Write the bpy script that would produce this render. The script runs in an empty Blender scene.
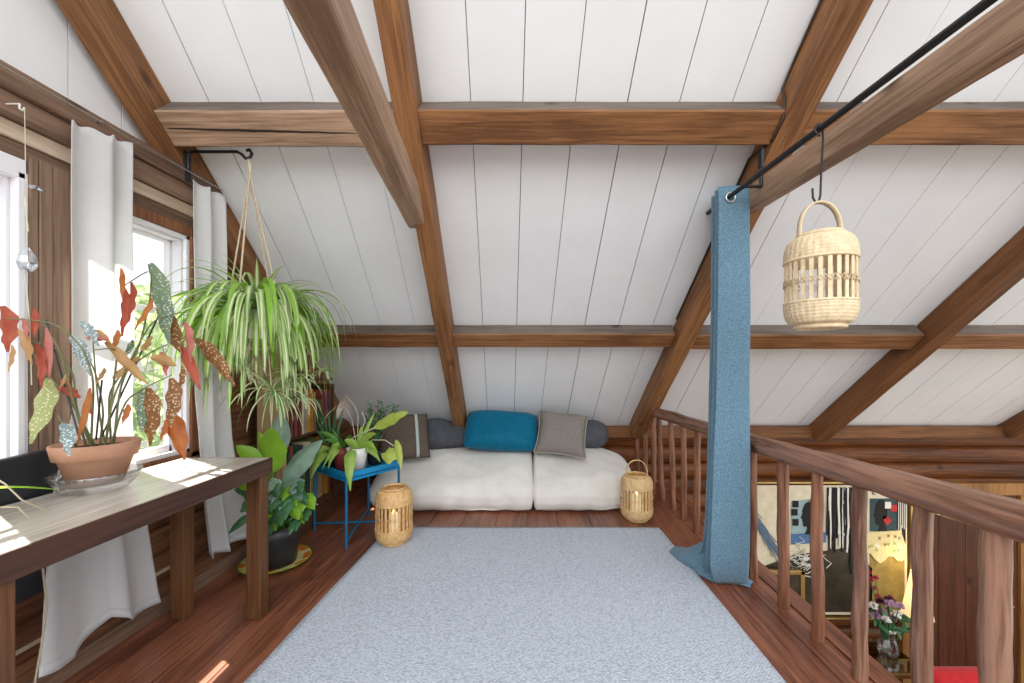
import bpy, math, random
from mathutils import Vector, Matrix, noise, Euler
random.seed(7)
R = math.radians
SC = bpy.context.scene
COL = SC.collection

# ------------------------------------------------------------------ camera, world, lights
H = 1.2                     # eye height above the loft floor
cam_d = bpy.data.cameras.new('camera'); cam = bpy.data.objects.new('camera', cam_d); COL.objects.link(cam)
cam.location = (0, 0, H); cam.rotation_euler = (R(90), 0, 0)
cam_d.sensor_width = 36; cam_d.lens = 400 / 1024 * 36
cam_d.shift_x = -18 / 1024; cam_d.shift_y = 23.5 / 1024
cam_d.clip_start = 0.02
SC.camera = cam

w = bpy.data.worlds.new('daylight'); SC.world = w; w.use_nodes = True
wn = w.node_tree; bg = wn.nodes['Background']; bg.inputs[1].default_value = 1.6
wt = wn.nodes.new('ShaderNodeTexCoord'); wx = wn.nodes.new('ShaderNodeSeparateXYZ'); wr = wn.nodes.new('ShaderNodeValToRGB')
wn.links.new(wt.outputs['Generated'], wx.inputs[0]); wn.links.new(wx.outputs['Z'], wr.inputs[0]); wn.links.new(wr.outputs[0], bg.inputs[0])
wr.color_ramp.elements[0].position = 0.0; wr.color_ramp.elements[0].color = (0.50, 0.48, 0.45, 1)      # ground side
wr.color_ramp.elements[1].position = 0.12; wr.color_ramp.elements[1].color = (0.90, 0.96, 1.0, 1)     # hazy bright sky

sd = bpy.data.lights.new('sun', 'SUN'); sun = bpy.data.objects.new('sun', sd); COL.objects.link(sun)
sd.energy = 25; sd.angle = R(0.6); sd.color = (1, 0.96, 0.88)
sun.rotation_euler = Vector((0.73, -0.42, -1.0)).to_track_quat('-Z', 'Y').to_euler()

def area(name, loc, target, sx, sy, power, color):
    d = bpy.data.lights.new(name, 'AREA'); d.shape = 'RECTANGLE'; d.size = sx; d.size_y = sy
    d.energy = power; d.color = color
    o = bpy.data.objects.new(name, d); COL.objects.link(o); o.location = loc
    o.rotation_euler = (Vector(target) - Vector(loc)).to_track_quat('-Z', 'Y').to_euler()
    return o
area('rear_fill_light', (0.3, -1.9, 2.9), (0.2, 2.4, 0.0), 4.5, 2.4, 105, (0.96, 0.98, 1.0))  # soft fill lamp added behind the camera, standing for unseen rear daylight
area('lower_room_fill', (5.6, 1.2, -0.4), (3.2, 4.1, -0.9), 2.0, 1.6, 16, (1, 0.82, 0.58))  # warm fill lamp added to brighten the room below, source unseen

vs = SC.view_settings
SC.display_settings.display_device = 'sRGB'
vs.view_transform = 'Standard'; vs.look = 'None'; vs.gamma = 1; vs.use_curve_mapping = False
vs.exposure = 0.12

# ------------------------------------------------------------------ helpers: tags
def tag(o, label, cat, group=None):
    o['label'] = label; o['category'] = cat
    if group: o['group'] = group
    return o
def thing(name, label, cat, loc=(0, 0, 0), group=None):
    o = bpy.data.objects.new(name, None); COL.objects.link(o); o.location = loc; o.empty_display_size = 0.05
    return tag(o, label, cat, group)
def structure(o):
    o['kind'] = 'structure'; return o
def dup(root, loc, rz, label, group=None):
    r = root.copy(); COL.objects.link(r); r.location = loc; r.rotation_euler = (0, 0, rz); r['label'] = label
    if group: r['group'] = group
    for ch in list(root.children):
        c = ch.copy(); COL.objects.link(c); c.parent = r
        for g in list(ch.children):
            d = g.copy(); COL.objects.link(d); d.parent = c
    return r
def at(px, py, Y):
    return Vector(((px - 530) * Y / 400, Y, H + (365 - py) * Y / 400))

# ------------------------------------------------------------------ helpers: mesh builder
class MB:
    def __init__(s): s.v = []; s.f = []; s.m = []; s.smooth = []
    def add(s, vs, fs, mi=0, sm=True):
        b = len(s.v); s.v += [Vector(x) for x in vs]
        for f in fs: s.f.append([b + i for i in f]); s.m.append(mi); s.smooth.append(sm)
    def box(s, c, d, M=None, mi=0):
        x, y, z = d[0] / 2, d[1] / 2, d[2] / 2; c = Vector(c)
        vs = [Vector((sx * x, sy * y, sz * z)) for sx in (-1, 1) for sy in (-1, 1) for sz in (-1, 1)]
        if M: vs = [M @ q for q in vs]
        s.add([c + q for q in vs], [(0, 1, 3, 2), (4, 6, 7, 5), (0, 4, 5, 1), (2, 3, 7, 6), (0, 2, 6, 4), (1, 5, 7, 3)], mi, False)
    def bb(s, lo, hi, mi=0):
        s.box([(a + b) / 2 for a, b in zip(lo, hi)], [abs(b - a) for a, b in zip(lo, hi)], None, mi)
    def tube(s, pts, r, n=8, caps=True, mi=0, flat=1.0, jit=0):
        pts = [Vector(p) for p in pts]; k = len(pts)
        rr = r if isinstance(r, (list, tuple)) else [r] * k
        t0 = (pts[1] - pts[0]).normalized()
        u = t0.orthogonal().normalized(); vs = []
        for i, p in enumerate(pts):
            t = (pts[min(i + 1, k - 1)] - pts[max(i - 1, 0)]).normalized()
            u = (u - t * u.dot(t)).normalized(); v = t.cross(u)
            for j in range(n):
                a = 2 * math.pi * j / n
                q = rr[i] * (1 + (jit * noise.noise(p * 9 + Vector((math.cos(a), math.sin(a), 0)) * 1.5) if jit else 0))
                vs.append(p + (u * math.cos(a) + v * math.sin(a) * flat) * q)
        fs = [(i * n + j, i * n + (j + 1) % n, (i + 1) * n + (j + 1) % n, (i + 1) * n + j) for i in range(k - 1) for j in range(n)]
        s.add(vs, fs, mi)
        if caps:
            s.add(vs[:n], [tuple(reversed(range(n)))], mi, False); s.add(vs[-n:], [tuple(range(n))], mi, False)
    def lathe(s, prof, n=32, c=(0, 0, 0), mi=0, fn=None):
        c = Vector(c); vs = []
        for i, (r, z) in enumerate(prof):
            for j in range(n):
                a = 2 * math.pi * j / n
                q = r + (fn(i, j, a, z) if fn else 0)
                vs.append(c + Vector((q * math.cos(a), q * math.sin(a), z)))
        fs = [(i * n + j, i * n + (j + 1) % n, (i + 1) * n + (j + 1) % n, (i + 1) * n + j) for i in range(len(prof) - 1) for j in range(n)]
        s.add(vs, fs, mi)
    def grid(s, f, nu, nv, mi=0):
        vs = [f(i / nu, j / nv) for j in range(nv + 1) for i in range(nu + 1)]
        fs = [(j * (nu + 1) + i, j * (nu + 1) + i + 1, (j + 1) * (nu + 1) + i + 1, (j + 1) * (nu + 1) + i) for j in range(nv) for i in range(nu)]
        s.add(vs, fs, mi)
    def poly(s, pts, th, axis, mi=0):
        """flat outline (list of 3D points) given thickness along axis"""
        a = Vector(axis) * th; n = len(pts); P = [Vector(p) for p in pts]
        s.add(P + [p + a for p in P], [tuple(range(n)), tuple(reversed(range(n, 2 * n)))] + [(i, i + n, (i + 1) % n + n, (i + 1) % n) for i in range(n)], mi, False)
    def leaf(s, b, t, w, face=(0, -1, 0.2), sag=0.15, fold=0.4, n=8, prof='ovate', mi=(0, 0), wav=0, edge=None):
        b, t = Vector(b), Vector(t); L = (t - b).length; F = Vector(face).normalized()
        if isinstance(sag, (int, float)): mid = (b + t) / 2 + Vector((0, 0, L * sag))
        else: mid = (b + t) / 2 + Vector(sag)
        vs = []; nc = 5
        for i in range(n + 1):
            q = i / n
            p = b * (1 - q) ** 2 + mid * 2 * q * (1 - q) + t * q * q
            tn = ((mid - b) * (1 - q) + (t - mid) * q)
            tn = tn.normalized() if tn.length > 1e-6 else (t - b).normalized()
            sd = tn.cross(F)
            if sd.length < 0.05: sd = tn.cross(Vector((1, 0.3, 0.2)))
            sd.normalize(); up = sd.cross(tn)
            if prof == 'ovate': k = math.sin(math.pi * min(1, q * 0.96 + 0.02) ** 0.75) ** 0.85
            elif prof == 'strap': k = min(1, 0.55 + q * 2) * (1 - q ** 4)
            else: k = math.sin(math.pi * (q * 0.97 + 0.015)) ** 0.7
            for c in range(nc):
                e = (c - (nc - 1) / 2) / ((nc - 1) / 2)
                vs.append(p + sd * (e * k * w / 2) + up * (-(abs(e)) * fold * w * k * 0.5 + (wav * w * math.sin(q * 17 + c * 2) * abs(e) if wav else 0)))
        for i in range(n):
            for c in range(nc - 1):
                a = i * nc + c
                s.add([], [], 0)
                s.f.append([len(s.v) + a, len(s.v) + a + 1, len(s.v) + a + nc + 1, len(s.v) + a + nc]); s.smooth.append(True)
                s.m.append(mi[0] if c in (0, nc - 2) else mi[1])
        s.v += vs
    def build(s, name, mats, parent=None, bevel=0, solid=0, sub=0, weld=False):
        off = Vector((0, 0, 0)); p = parent
        while p: off += p.location; p = p.parent
        me = bpy.data.meshes.new(name)
        me.from_pydata([tuple(v - off) for v in s.v], [], s.f)
        if not isinstance(mats, (list, tuple)): mats = [mats]
        for m in mats: me.materials.append(m)
        me.polygons.foreach_set('material_index', s.m); me.polygons.foreach_set('use_smooth', s.smooth)
        me.update()
        o = bpy.data.objects.new(name, me); COL.objects.link(o)
        if parent: o.parent = parent
        if weld:
            md = o.modifiers.new('w', 'WELD'); md.merge_threshold = 1e-4
        if bevel:
            md = o.modifiers.new('b', 'BEVEL'); md.width = bevel; md.segments = 2; md.limit_method = 'ANGLE'
        if solid:
            md = o.modifiers.new('s', 'SOLIDIFY'); md.thickness = solid; md.offset = 0
        if sub:
            md = o.modifiers.new('u', 'SUBSURF'); md.levels = sub; md.render_levels = sub
        return o

# ------------------------------------------------------------------ helpers: materials
def mat(name, col, rough=0.6, metal=0, spec=0.4, col2=None, nscale=6, nmap=(1, 1, 1), bump=0, bscale=40, trans=0, emit=None, alpha=None, sheen=0, detail=4):
    m = bpy.data.materials.new(name); m.use_nodes = True; nt = m.node_tree; b = nt.nodes['Principled BSDF']
    b.inputs['Base Color'].default_value = (*col, 1); b.inputs['Roughness'].default_value = rough
    b.inputs['Metallic'].default_value = metal; b.inputs['Specular IOR Level'].default_value = spec
    if sheen: b.inputs['Sheen Weight'].default_value = sheen
    tc = nt.nodes.new('ShaderNodeTexCoord'); mp = nt.nodes.new('ShaderNodeMapping'); mp.inputs['Scale'].default_value = nmap
    nt.links.new(tc.outputs['Object'], mp.inputs['Vector'])
    if col2:
        n = nt.nodes.new('ShaderNodeTexNoise'); n.inputs['Scale'].default_value = nscale; n.inputs['Detail'].default_value = detail
        n.inputs['Roughness'].default_value = 0.6
        nt.links.new(mp.outputs[0], n.inputs['Vector'])
        rp = nt.nodes.new('ShaderNodeValToRGB'); rp.color_ramp.elements[0].position = 0.3; rp.color_ramp.elements[1].position = 0.7
        rp.color_ramp.elements[0].color = (*col, 1); rp.color_ramp.elements[1].color = (*col2, 1)
        nt.links.new(n.outputs['Fac'], rp.inputs[0]); nt.links.new(rp.outputs[0], b.inputs['Base Color'])
    if bump:
        n2 = nt.nodes.new('ShaderNodeTexNoise'); n2.inputs['Scale'].default_value = bscale; n2.inputs['Detail'].default_value = 3
        nt.links.new(mp.outputs[0], n2.inputs['Vector'])
        bp = nt.nodes.new('ShaderNodeBump'); bp.inputs['Strength'].default_value = bump; bp.inputs['Distance'].default_value = 0.01
        nt.links.new(n2.outputs['Fac'], bp.inputs['Height']); nt.links.new(bp.outputs[0], b.inputs['Normal'])
    if trans:   # thin translucent sheet (cloth, leaf)
        tr = nt.nodes.new('ShaderNodeBsdfTranslucent'); mx = nt.nodes.new('ShaderNodeMixShader'); mx.inputs[0].default_value = trans
        if col2: nt.links.new(rp.outputs[0], tr.inputs[0])
        else: tr.inputs[0].default_value = (*col, 1)
        nt.links.new(b.outputs[0], mx.inputs[1]); nt.links.new(tr.outputs[0], mx.inputs[2])
        nt.links.new(mx.outputs[0], nt.nodes['Material Output'].inputs[0])
    if emit:
        b.inputs['Emission Color'].default_value = (*emit[0], 1); b.inputs['Emission Strength'].default_value = emit[1]
    return m

def wood(name, dark, light, ax=0, rough=0.55, grain=1.0, bump=0.25, spec=0.3, knots=True):
    """wood with the grain along local axis ax"""
    m = bpy.data.materials.new(name); m.use_nodes = True; nt = m.node_tree; L = nt.links; b = nt.nodes['Principled BSDF']
    b.inputs['Roughness'].default_value = rough; b.inputs['Specular IOR Level'].default_value = spec
    tc = nt.nodes.new('ShaderNodeTexCoord'); oi = nt.nodes.new('ShaderNodeObjectInfo')
    sc = [48 * grain] * 3; sc[ax] = 2.0 * grain
    ad = nt.nodes.new('ShaderNodeVectorMath'); ad.operation = 'ADD'
    L.new(tc.outputs['Object'], ad.inputs[0]); 
    ml = nt.nodes.new('ShaderNodeMath'); ml.operation = 'MULTIPLY'; ml.inputs[1].default_value = 37
    L.new(oi.outputs['Random'], ml.inputs[0]); L.new(ml.outputs[0], ad.inputs[1])
    mp = nt.nodes.new('ShaderNodeMapping'); mp.inputs['Scale'].default_value = sc; L.new(ad.outputs[0], mp.inputs[0])
    n1 = nt.nodes.new('ShaderNodeTexNoise'); n1.inputs['Scale'].default_value = 1.3; n1.inputs['Detail'].default_value = 6
    n1.inputs['Roughness'].default_value = 0.65; n1.inputs['Distortion'].default_value = 0.6; L.new(mp.outputs[0], n1.inputs[0])
    sc2 = [5.0] * 3; sc2[ax] = 1.2
    mp2 = nt.nodes.new('ShaderNodeMapping'); mp2.inputs['Scale'].default_value = sc2; L.new(ad.outputs[0], mp2.inputs[0])
    n2 = nt.nodes.new('ShaderNodeTexNoise'); n2.inputs['Scale'].default_value = 1.0; n2.inputs['Detail'].default_value = 3; L.new(mp2.outputs[0], n2.inputs[0])
    mx = nt.nodes.new('ShaderNodeMath'); mx.operation = 'MULTIPLY_ADD'; mx.inputs[1].default_value = 0.6
    h = nt.nodes.new('ShaderNodeMath'); h.operation = 'MULTIPLY'; h.inputs[1].default_value = 0.45; L.new(n2.outputs[0], h.inputs[0])
    L.new(n1.outputs[0], mx.inputs[0]); L.new(h.outputs[0], mx.inputs[2])
    rp = nt.nodes.new('ShaderNodeValToRGB'); e = rp.color_ramp.elements
    e[0].position = 0.425; e[0].color = (*dark, 1); e[1].position = 0.615; e[1].color = (*light, 1)
    L.new(mx.outputs[0], rp.inputs[0]); out = rp.outputs[0]
    if knots:
        sk = [2.4] * 3; sk[ax] = 1.5
        mp3 = nt.nodes.new('ShaderNodeMapping'); mp3.inputs['Scale'].default_value = sk; L.new(ad.outputs[0], mp3.inputs[0])
        vo = nt.nodes.new('ShaderNodeTexVoronoi'); vo.inputs['Scale'].default_value = 1.6; L.new(mp3.outputs[0], vo.inputs[0])
        kr = nt.nodes.new('ShaderNodeValToRGB'); kr.color_ramp.elements[0].position = 0.03; kr.color_ramp.elements[0].color = (0.25, 0.2, 0.18, 1)
        kr.color_ramp.elements[1].position = 0.13; kr.color_ramp.elements[1].color = (1, 1, 1, 1); L.new(vo.outputs['Distance'], kr.inputs[0])
        mm = nt.nodes.new('ShaderNodeMix'); mm.data_type = 'RGBA'; mm.blend_type = 'MULTIPLY'; mm.inputs[0].default_value = 1
        L.new(out, mm.inputs[6]); L.new(kr.outputs[0], mm.inputs[7]); out = mm.outputs[2]
    L.new(out, b.inputs['Base Color'])
    bp = nt.nodes.new('ShaderNodeBump'); bp.inputs['Strength'].default_value = bump; bp.inputs['Distance'].default_value = 0.004
    L.new(n1.outputs[0], bp.inputs['Height']); L.new(bp.outputs[0], b.inputs['Normal'])
    return m

def spotted(name, c1, c2, spot, scale=115, th=0.26, trans=0.35):
    m = mat(name, c1, 0.45, 0, 0.4, c2, 9, trans=0)
    nt = m.node_tree; L = nt.links; b = nt.nodes['Principled BSDF']
    src = b.inputs['Base Color'].links[0].from_socket
    tc = nt.nodes['Texture Coordinate']; vo = nt.nodes.new('ShaderNodeTexVoronoi'); vo.inputs['Scale'].default_value = scale
    L.new(tc.outputs['Object'], vo.inputs[0])
    rp = nt.nodes.new('ShaderNodeValToRGB'); rp.color_ramp.elements[0].position = th; rp.color_ramp.elements[0].color = (1, 1, 1, 1)
    rp.color_ramp.elements[1].position = th + 0.08; rp.color_ramp.elements[1].color = (0, 0, 0, 1); L.new(vo.outputs['Distance'], rp.inputs[0])
    mm = nt.nodes.new('ShaderNodeMix'); mm.data_type = 'RGBA'; mm.inputs[7].default_value = (*spot, 1)
    L.new(rp.outputs[0], mm.inputs[0]); L.new(src, mm.inputs[6]); L.new(mm.outputs[2], b.inputs['Base Color'])
    tr = nt.nodes.new('ShaderNodeBsdfTranslucent'); mx = nt.nodes.new('ShaderNodeMixShader'); mx.inputs[0].default_value = trans
    L.new(mm.outputs[2], tr.inputs[0]); L.new(b.outputs[0], mx.inputs[1]); L.new(tr.outputs[0], mx.inputs[2])
    L.new(mx.outputs[0], nt.nodes['Material Output'].inputs[0])
    return m

def glass(name, tint=(1, 1, 1), gloss=0.02, rough=0.02):
    m = bpy.data.materials.new(name); m.use_nodes = True; nt = m.node_tree; nt.nodes.remove(nt.nodes['Principled BSDF'])
    t = nt.nodes.new('ShaderNodeBsdfTransparent'); t.inputs[0].default_value = (*tint, 1)
    g = nt.nodes.new('ShaderNodeBsdfGlossy'); g.inputs['Roughness'].default_value = rough
    f = nt.nodes.new('ShaderNodeLayerWeight'); f.inputs[0].default_value = 0.35
    a = nt.nodes.new('ShaderNodeMath'); a.operation = 'MULTIPLY_ADD'; a.inputs[1].default_value = 0.12 if gloss < 0.1 else 0.35; a.inputs[2].default_value = gloss
    nt.links.new(f.outputs['Fresnel'], a.inputs[0])
    x = nt.nodes.new('ShaderNodeMixShader'); nt.links.new(a.outputs[0], x.inputs[0]); nt.links.new(t.outputs[0], x.inputs[1]); nt.links.new(g.outputs[0], x.inputs[2])
    nt.links.new(x.outputs[0], nt.nodes['Material Output'].inputs[0])
    return m

M = {}
M['beam'] = wood('beam_wood', (0.135, 0.054, 0.019), (0.33, 0.15, 0.058), 0)
M['beam_dark'] = wood('beam_wood_dark', (0.09, 0.034, 0.012), (0.21, 0.085, 0.03), 0)
M['beam_pale_lit'] = wood('beam_wood_pale_lit', (0.22, 0.13, 0.08), (0.47, 0.305, 0.20), 0)  # paler timber, lightened further to carry bounce light on the undersides
M['dusty'] = wood('dusty_beam_wood', (0.10, 0.075, 0.06), (0.20, 0.16, 0.135), 0, 0.8)
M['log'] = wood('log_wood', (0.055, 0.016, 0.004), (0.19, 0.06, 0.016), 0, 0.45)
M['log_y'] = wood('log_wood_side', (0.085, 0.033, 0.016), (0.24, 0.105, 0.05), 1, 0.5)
M['board_z'] = wood('board_wood_upright', (0.13, 0.078, 0.052), (0.28, 0.18, 0.122), 2, 0.6)
M['trim_y'] = wood('trim_wood', (0.12, 0.068, 0.045), (0.26, 0.16, 0.108), 1, 0.6)
M['trim_light'] = wood('trim_wood_pale', (0.42, 0.31, 0.22), (0.60, 0.48, 0.37), 1, 0.6, knots=False)
M['jamb'] = wood('jamb_wood', (0.15, 0.055, 0.025), (0.30, 0.13, 0.06), 2, 0.5, knots=False)
M['floor'] = wood('floor_wood', (0.125, 0.040, 0.022), (0.34, 0.125, 0.066), 1, 0.30, bump=0.2, spec=0.5)
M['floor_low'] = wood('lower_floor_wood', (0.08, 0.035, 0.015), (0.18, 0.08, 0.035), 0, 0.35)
M['rail'] = wood('rail_wood', (0.10, 0.042, 0.024), (0.35, 0.18, 0.115), 1, 0.3, grain=0.9, spec=0.5)
M['baluster'] = wood('baluster_wood', (0.105, 0.036, 0.016), (0.33, 0.14, 0.075), 2, 0.3, grain=0.9, spec=0.5)
M['baluster_grey'] = wood('weathered_baluster_wood', (0.12, 0.050, 0.030), (0.39, 0.205, 0.13), 2, 0.32, grain=0.9, spec=0.5)
M['tabletop'] = wood('tabletop_wood', (0.42, 0.36, 0.31), (0.62, 0.55, 0.485), 1, 0.2, spec=0.7, knots=False)
M['table_edge'] = wood('table_edge_wood', (0.045, 0.02, 0.014), (0.085, 0.04, 0.028), 1, 0.35, knots=False)
M['table_leg'] = wood('table_leg_wood', (0.07, 0.028, 0.012), (0.16, 0.068, 0.028), 2, 0.35, knots=False)
M['white_board'] = mat('white_painted_board', (0.785, 0.79, 0.80), 0.55, 0, 0.3, (0.845, 0.85, 0.86), 2.2, bump=0.05, bscale=14)
M['gap'] = mat('shadow_gap', (0.10, 0.095, 0.09), 0.9)
M['white_paint'] = mat('white_sash_paint', (0.86, 0.85, 0.88), 0.45, 0, 0.4, (0.80, 0.79, 0.83), 5)
M['pane'] = glass('window_glass')
M['curtain_white'] = mat('white_curtain_cloth', (0.88, 0.875, 0.88), 0.8, 0, 0.1, (0.91, 0.905, 0.91), 30, bump=0.05, bscale=300, trans=0.5)
M['blue_linen'] = mat('blue_linen', (0.075, 0.15, 0.215), 0.85, 0, 0.15, (0.185, 0.305, 0.39), 170, (1, 1, 0.8), 0.25, 350, sheen=0.2)
M['black_metal'] = mat('black_metal', (0.025, 0.027, 0.03), 0.4, 0.6, 0.5, (0.035, 0.035, 0.038), 20)
M['steel'] = mat('brushed_steel', (0.5, 0.5, 0.5), 0.3, 1, 0.5, (0.6, 0.6, 0.6), 30)
M['rattan'] = mat('pale_rattan', (0.66, 0.50, 0.30), 0.55, 0, 0.3, (0.82, 0.68, 0.47), 40, bump=0.2, bscale=200)
M['rattan_gold'] = mat('honey_rattan', (0.58, 0.32, 0.12), 0.5, 0, 0.35, (0.80, 0.52, 0.25), 40, bump=0.2, bscale=200)
M['rattan_mid'] = mat('straw_rattan', (0.60, 0.38, 0.16), 0.5, 0, 0.35, (0.82, 0.58, 0.31), 40, bump=0.2, bscale=200)
M['twine'] = mat('jute_twine', (0.45, 0.36, 0.25), 0.9, 0, 0.1, (0.60, 0.50, 0.37), 120)
M['wax'] = mat('candle_wax', (0.9, 0.82, 0.6), 0.5, 0, 0.3, (0.92, 0.85, 0.66), 20, emit=((1, 0.75, 0.35), 0.35))
M['flame'] = mat('candle_flame', (1, 0.8, 0.4), 0.5, emit=((1, 0.72, 0.28), 14))
M['teal'] = mat('teal_velvet', (0.0, 0.105, 0.19), 0.6, 0, 0.15, (0.0, 0.14, 0.245), 26, bump=0.2, bscale=60, sheen=0.08)
M['taupe'] = mat('taupe_linen', (0.215, 0.185, 0.165), 0.9, 0, 0.1, (0.27, 0.235, 0.21), 60, (1, 0.15, 1), 0.2, 220)
M['taupe_edge'] = mat('pale_taupe_piping', (0.36, 0.32, 0.28), 0.9, 0, 0.1, (0.42, 0.37, 0.33), 60)
M['charcoal'] = mat('charcoal_cotton', (0.075, 0.077, 0.09), 0.9, 0, 0.1, (0.105, 0.107, 0.12), 18, bump=0.15, bscale=90)
M['brown_cloth'] = mat('brown_cloth', (0.11, 0.083, 0.065), 0.9, 0, 0.1, (0.15, 0.115, 0.09), 40, bump=0.2, bscale=200)
M['stripe'] = mat('pale_green_ribbon', (0.42, 0.49, 0.46), 0.8, 0, 0.1, (0.48, 0.54, 0.51), 40)
M['bedcloth'] = mat('cream_blanket', (0.74, 0.695, 0.635), 0.95, 0, 0.1, (0.81, 0.77, 0.715), 7, bump=0.3, bscale=130, sheen=0.3)
M['terracotta'] = mat('terracotta', (0.44, 0.225, 0.14), 0.75, 0, 0.2, (0.55, 0.31, 0.21), 9, bump=0.1, bscale=60)
M['soil'] = mat('potting_soil', (0.03, 0.02, 0.014), 0.95, 0, 0.1, (0.075, 0.05, 0.033), 60, bump=0.8, bscale=70)
M['blue_paint'] = mat('bright_blue_paint', (0.0, 0.25, 0.56), 0.38, 0, 0.5, (0.004, 0.28, 0.61), 7)
M['blue_paint_dark'] = mat('navy_blue_paint', (0.003, 0.12, 0.26), 0.4, 0, 0.5, (0.005, 0.145, 0.30), 7)
M['white_ceramic'] = mat('white_ceramic', (0.72, 0.70, 0.68), 0.25, 0, 0.5, (0.77, 0.75, 0.73), 6)
M['red_ceramic'] = mat('brick_red_clay', (0.20, 0.03, 0.025), 0.5, 0, 0.4, (0.27, 0.05, 0.04), 12)
M['black_plastic'] = mat('black_plastic', (0.018, 0.02, 0.022), 0.35, 0, 0.5, (0.03, 0.033, 0.037), 8)
M['cut_glass'] = glass('cut_glass', (0.975, 0.985, 0.99), 0.16, 0.12)
M['crystal'] = glass('crystal_glass', (0.86, 0.89, 0.95), 0.35, 0.0)
M['lf_spider'] = mat('leaf_spider_green', (0.21, 0.40, 0.08), 0.4, 0, 0.5, (0.38, 0.56, 0.16), 10, trans=0.45)
M['lf_green'] = mat('leaf_green', (0.075, 0.23, 0.03), 0.4, 0, 0.5, (0.17, 0.40, 0.05), 10, trans=0.35)
M['lf_bright'] = mat('leaf_bright_green', (0.22, 0.48, 0.03), 0.4, 0, 0.5, (0.36, 0.62, 0.06), 8, trans=0.45)
M['lf_deep'] = mat('leaf_deep_green', (0.035, 0.13, 0.045), 0.3, 0, 0.6, (0.085, 0.22, 0.09), 10, trans=0.2)
M['lf_grey'] = mat('leaf_silvery_green', (0.15, 0.26, 0.19), 0.3, 0, 0.6, (0.27, 0.39, 0.30), 10, trans=0.2)
M['lf_lime'] = mat('leaf_lime', (0.34, 0.56, 0.07), 0.45, 0, 0.4, (0.52, 0.72, 0.18), 14, trans=0.4)
M['lf_yellow'] = mat('leaf_yellow', (0.44, 0.55, 0.07), 0.45, 0, 0.4, (0.62, 0.72, 0.18), 14, trans=0.4)
M['lf_cream'] = mat('leaf_cream_stripe', (0.66, 0.73, 0.42), 0.45, 0, 0.4, (0.80, 0.84, 0.60), 10, trans=0.4)
M['lf_pale'] = mat('leaf_pale_green', (0.50, 0.60, 0.34), 0.45, 0, 0.4, (0.64, 0.72, 0.48), 10, trans=0.4)
M['bg_green'] = spotted('begonia_green_spotted', (0.10, 0.17, 0.10), (0.19, 0.25, 0.14), (0.55, 0.58, 0.48))
M['bg_brown'] = spotted('begonia_brown_spotted', (0.19, 0.075, 0.02), (0.31, 0.13, 0.04), (0.62, 0.45, 0.26))
M['bg_lime'] = spotted('begonia_lime_spotted', (0.35, 0.40, 0.14), (0.48, 0.50, 0.22), (0.78, 0.76, 0.52))
M['bg_silver'] = spotted('begonia_silver_spotted', (0.20, 0.27, 0.27), (0.35, 0.42, 0.43), (0.70, 0.76, 0.80), 120, 0.36)
M['bg_red'] = mat('begonia_red', (0.36, 0.045, 0.022), 0.45, 0, 0.4, (0.52, 0.13, 0.07), 14, trans=0.45)
M['bg_pink'] = mat('begonia_pink', (0.48, 0.13, 0.11), 0.45, 0, 0.4, (0.60, 0.23, 0.19), 14, trans=0.4)
M['bg_orange'] = mat('begonia_orange', (0.40, 0.10, 0.02), 0.45, 0, 0.4, (0.55, 0.20, 0.05), 14, trans=0.45)
M['bg_tan'] = mat('begonia_tan', (0.45, 0.24, 0.09), 0.5, 0, 0.4, (0.58, 0.36, 0.17), 14, trans=0.4)
M['stem'] = mat('green_stem', (0.10, 0.13, 0.05), 0.5, 0, 0.4, (0.20, 0.20, 0.09), 20)
M['stem_brown'] = mat('brown_stem', (0.09, 0.055, 0.03), 0.6, 0, 0.3, (0.17, 0.11, 0.06), 20)
M['stem_pale'] = mat('pale_root', (0.55, 0.50, 0.36), 0.6, 0, 0.3, (0.65, 0.60, 0.46), 20)
M['brass'] = mat('aged_brass', (0.45, 0.29, 0.09), 0.35, 0.8, 0.5, (0.55, 0.38, 0.14), 12)
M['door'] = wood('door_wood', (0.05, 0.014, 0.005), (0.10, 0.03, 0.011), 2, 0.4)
M['door_frame'] = wood('door_frame_wood', (0.20, 0.085, 0.025), (0.36, 0.17, 0.05), 2, 0.45, knots=False)
M['red_cloth'] = mat('red_cloth', (0.42, 0.012, 0.018), 0.85, 0, 0.15, (0.52, 0.02, 0.025), 20, sheen=0.2)

# ------------------------------------------------------------------ roof geometry
TS = 0.935; TH = math.atan(TS); SN, CS = math.sin(TH), math.cos(TH); Z0 = 4.34
def zr(Y): return Z0 - TS * Y
def roofpt(X, Y, d): return Vector((X, Y - SN * d, zr(Y) - CS * d))
RN = Vector((0, -SN, -CS))

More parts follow.
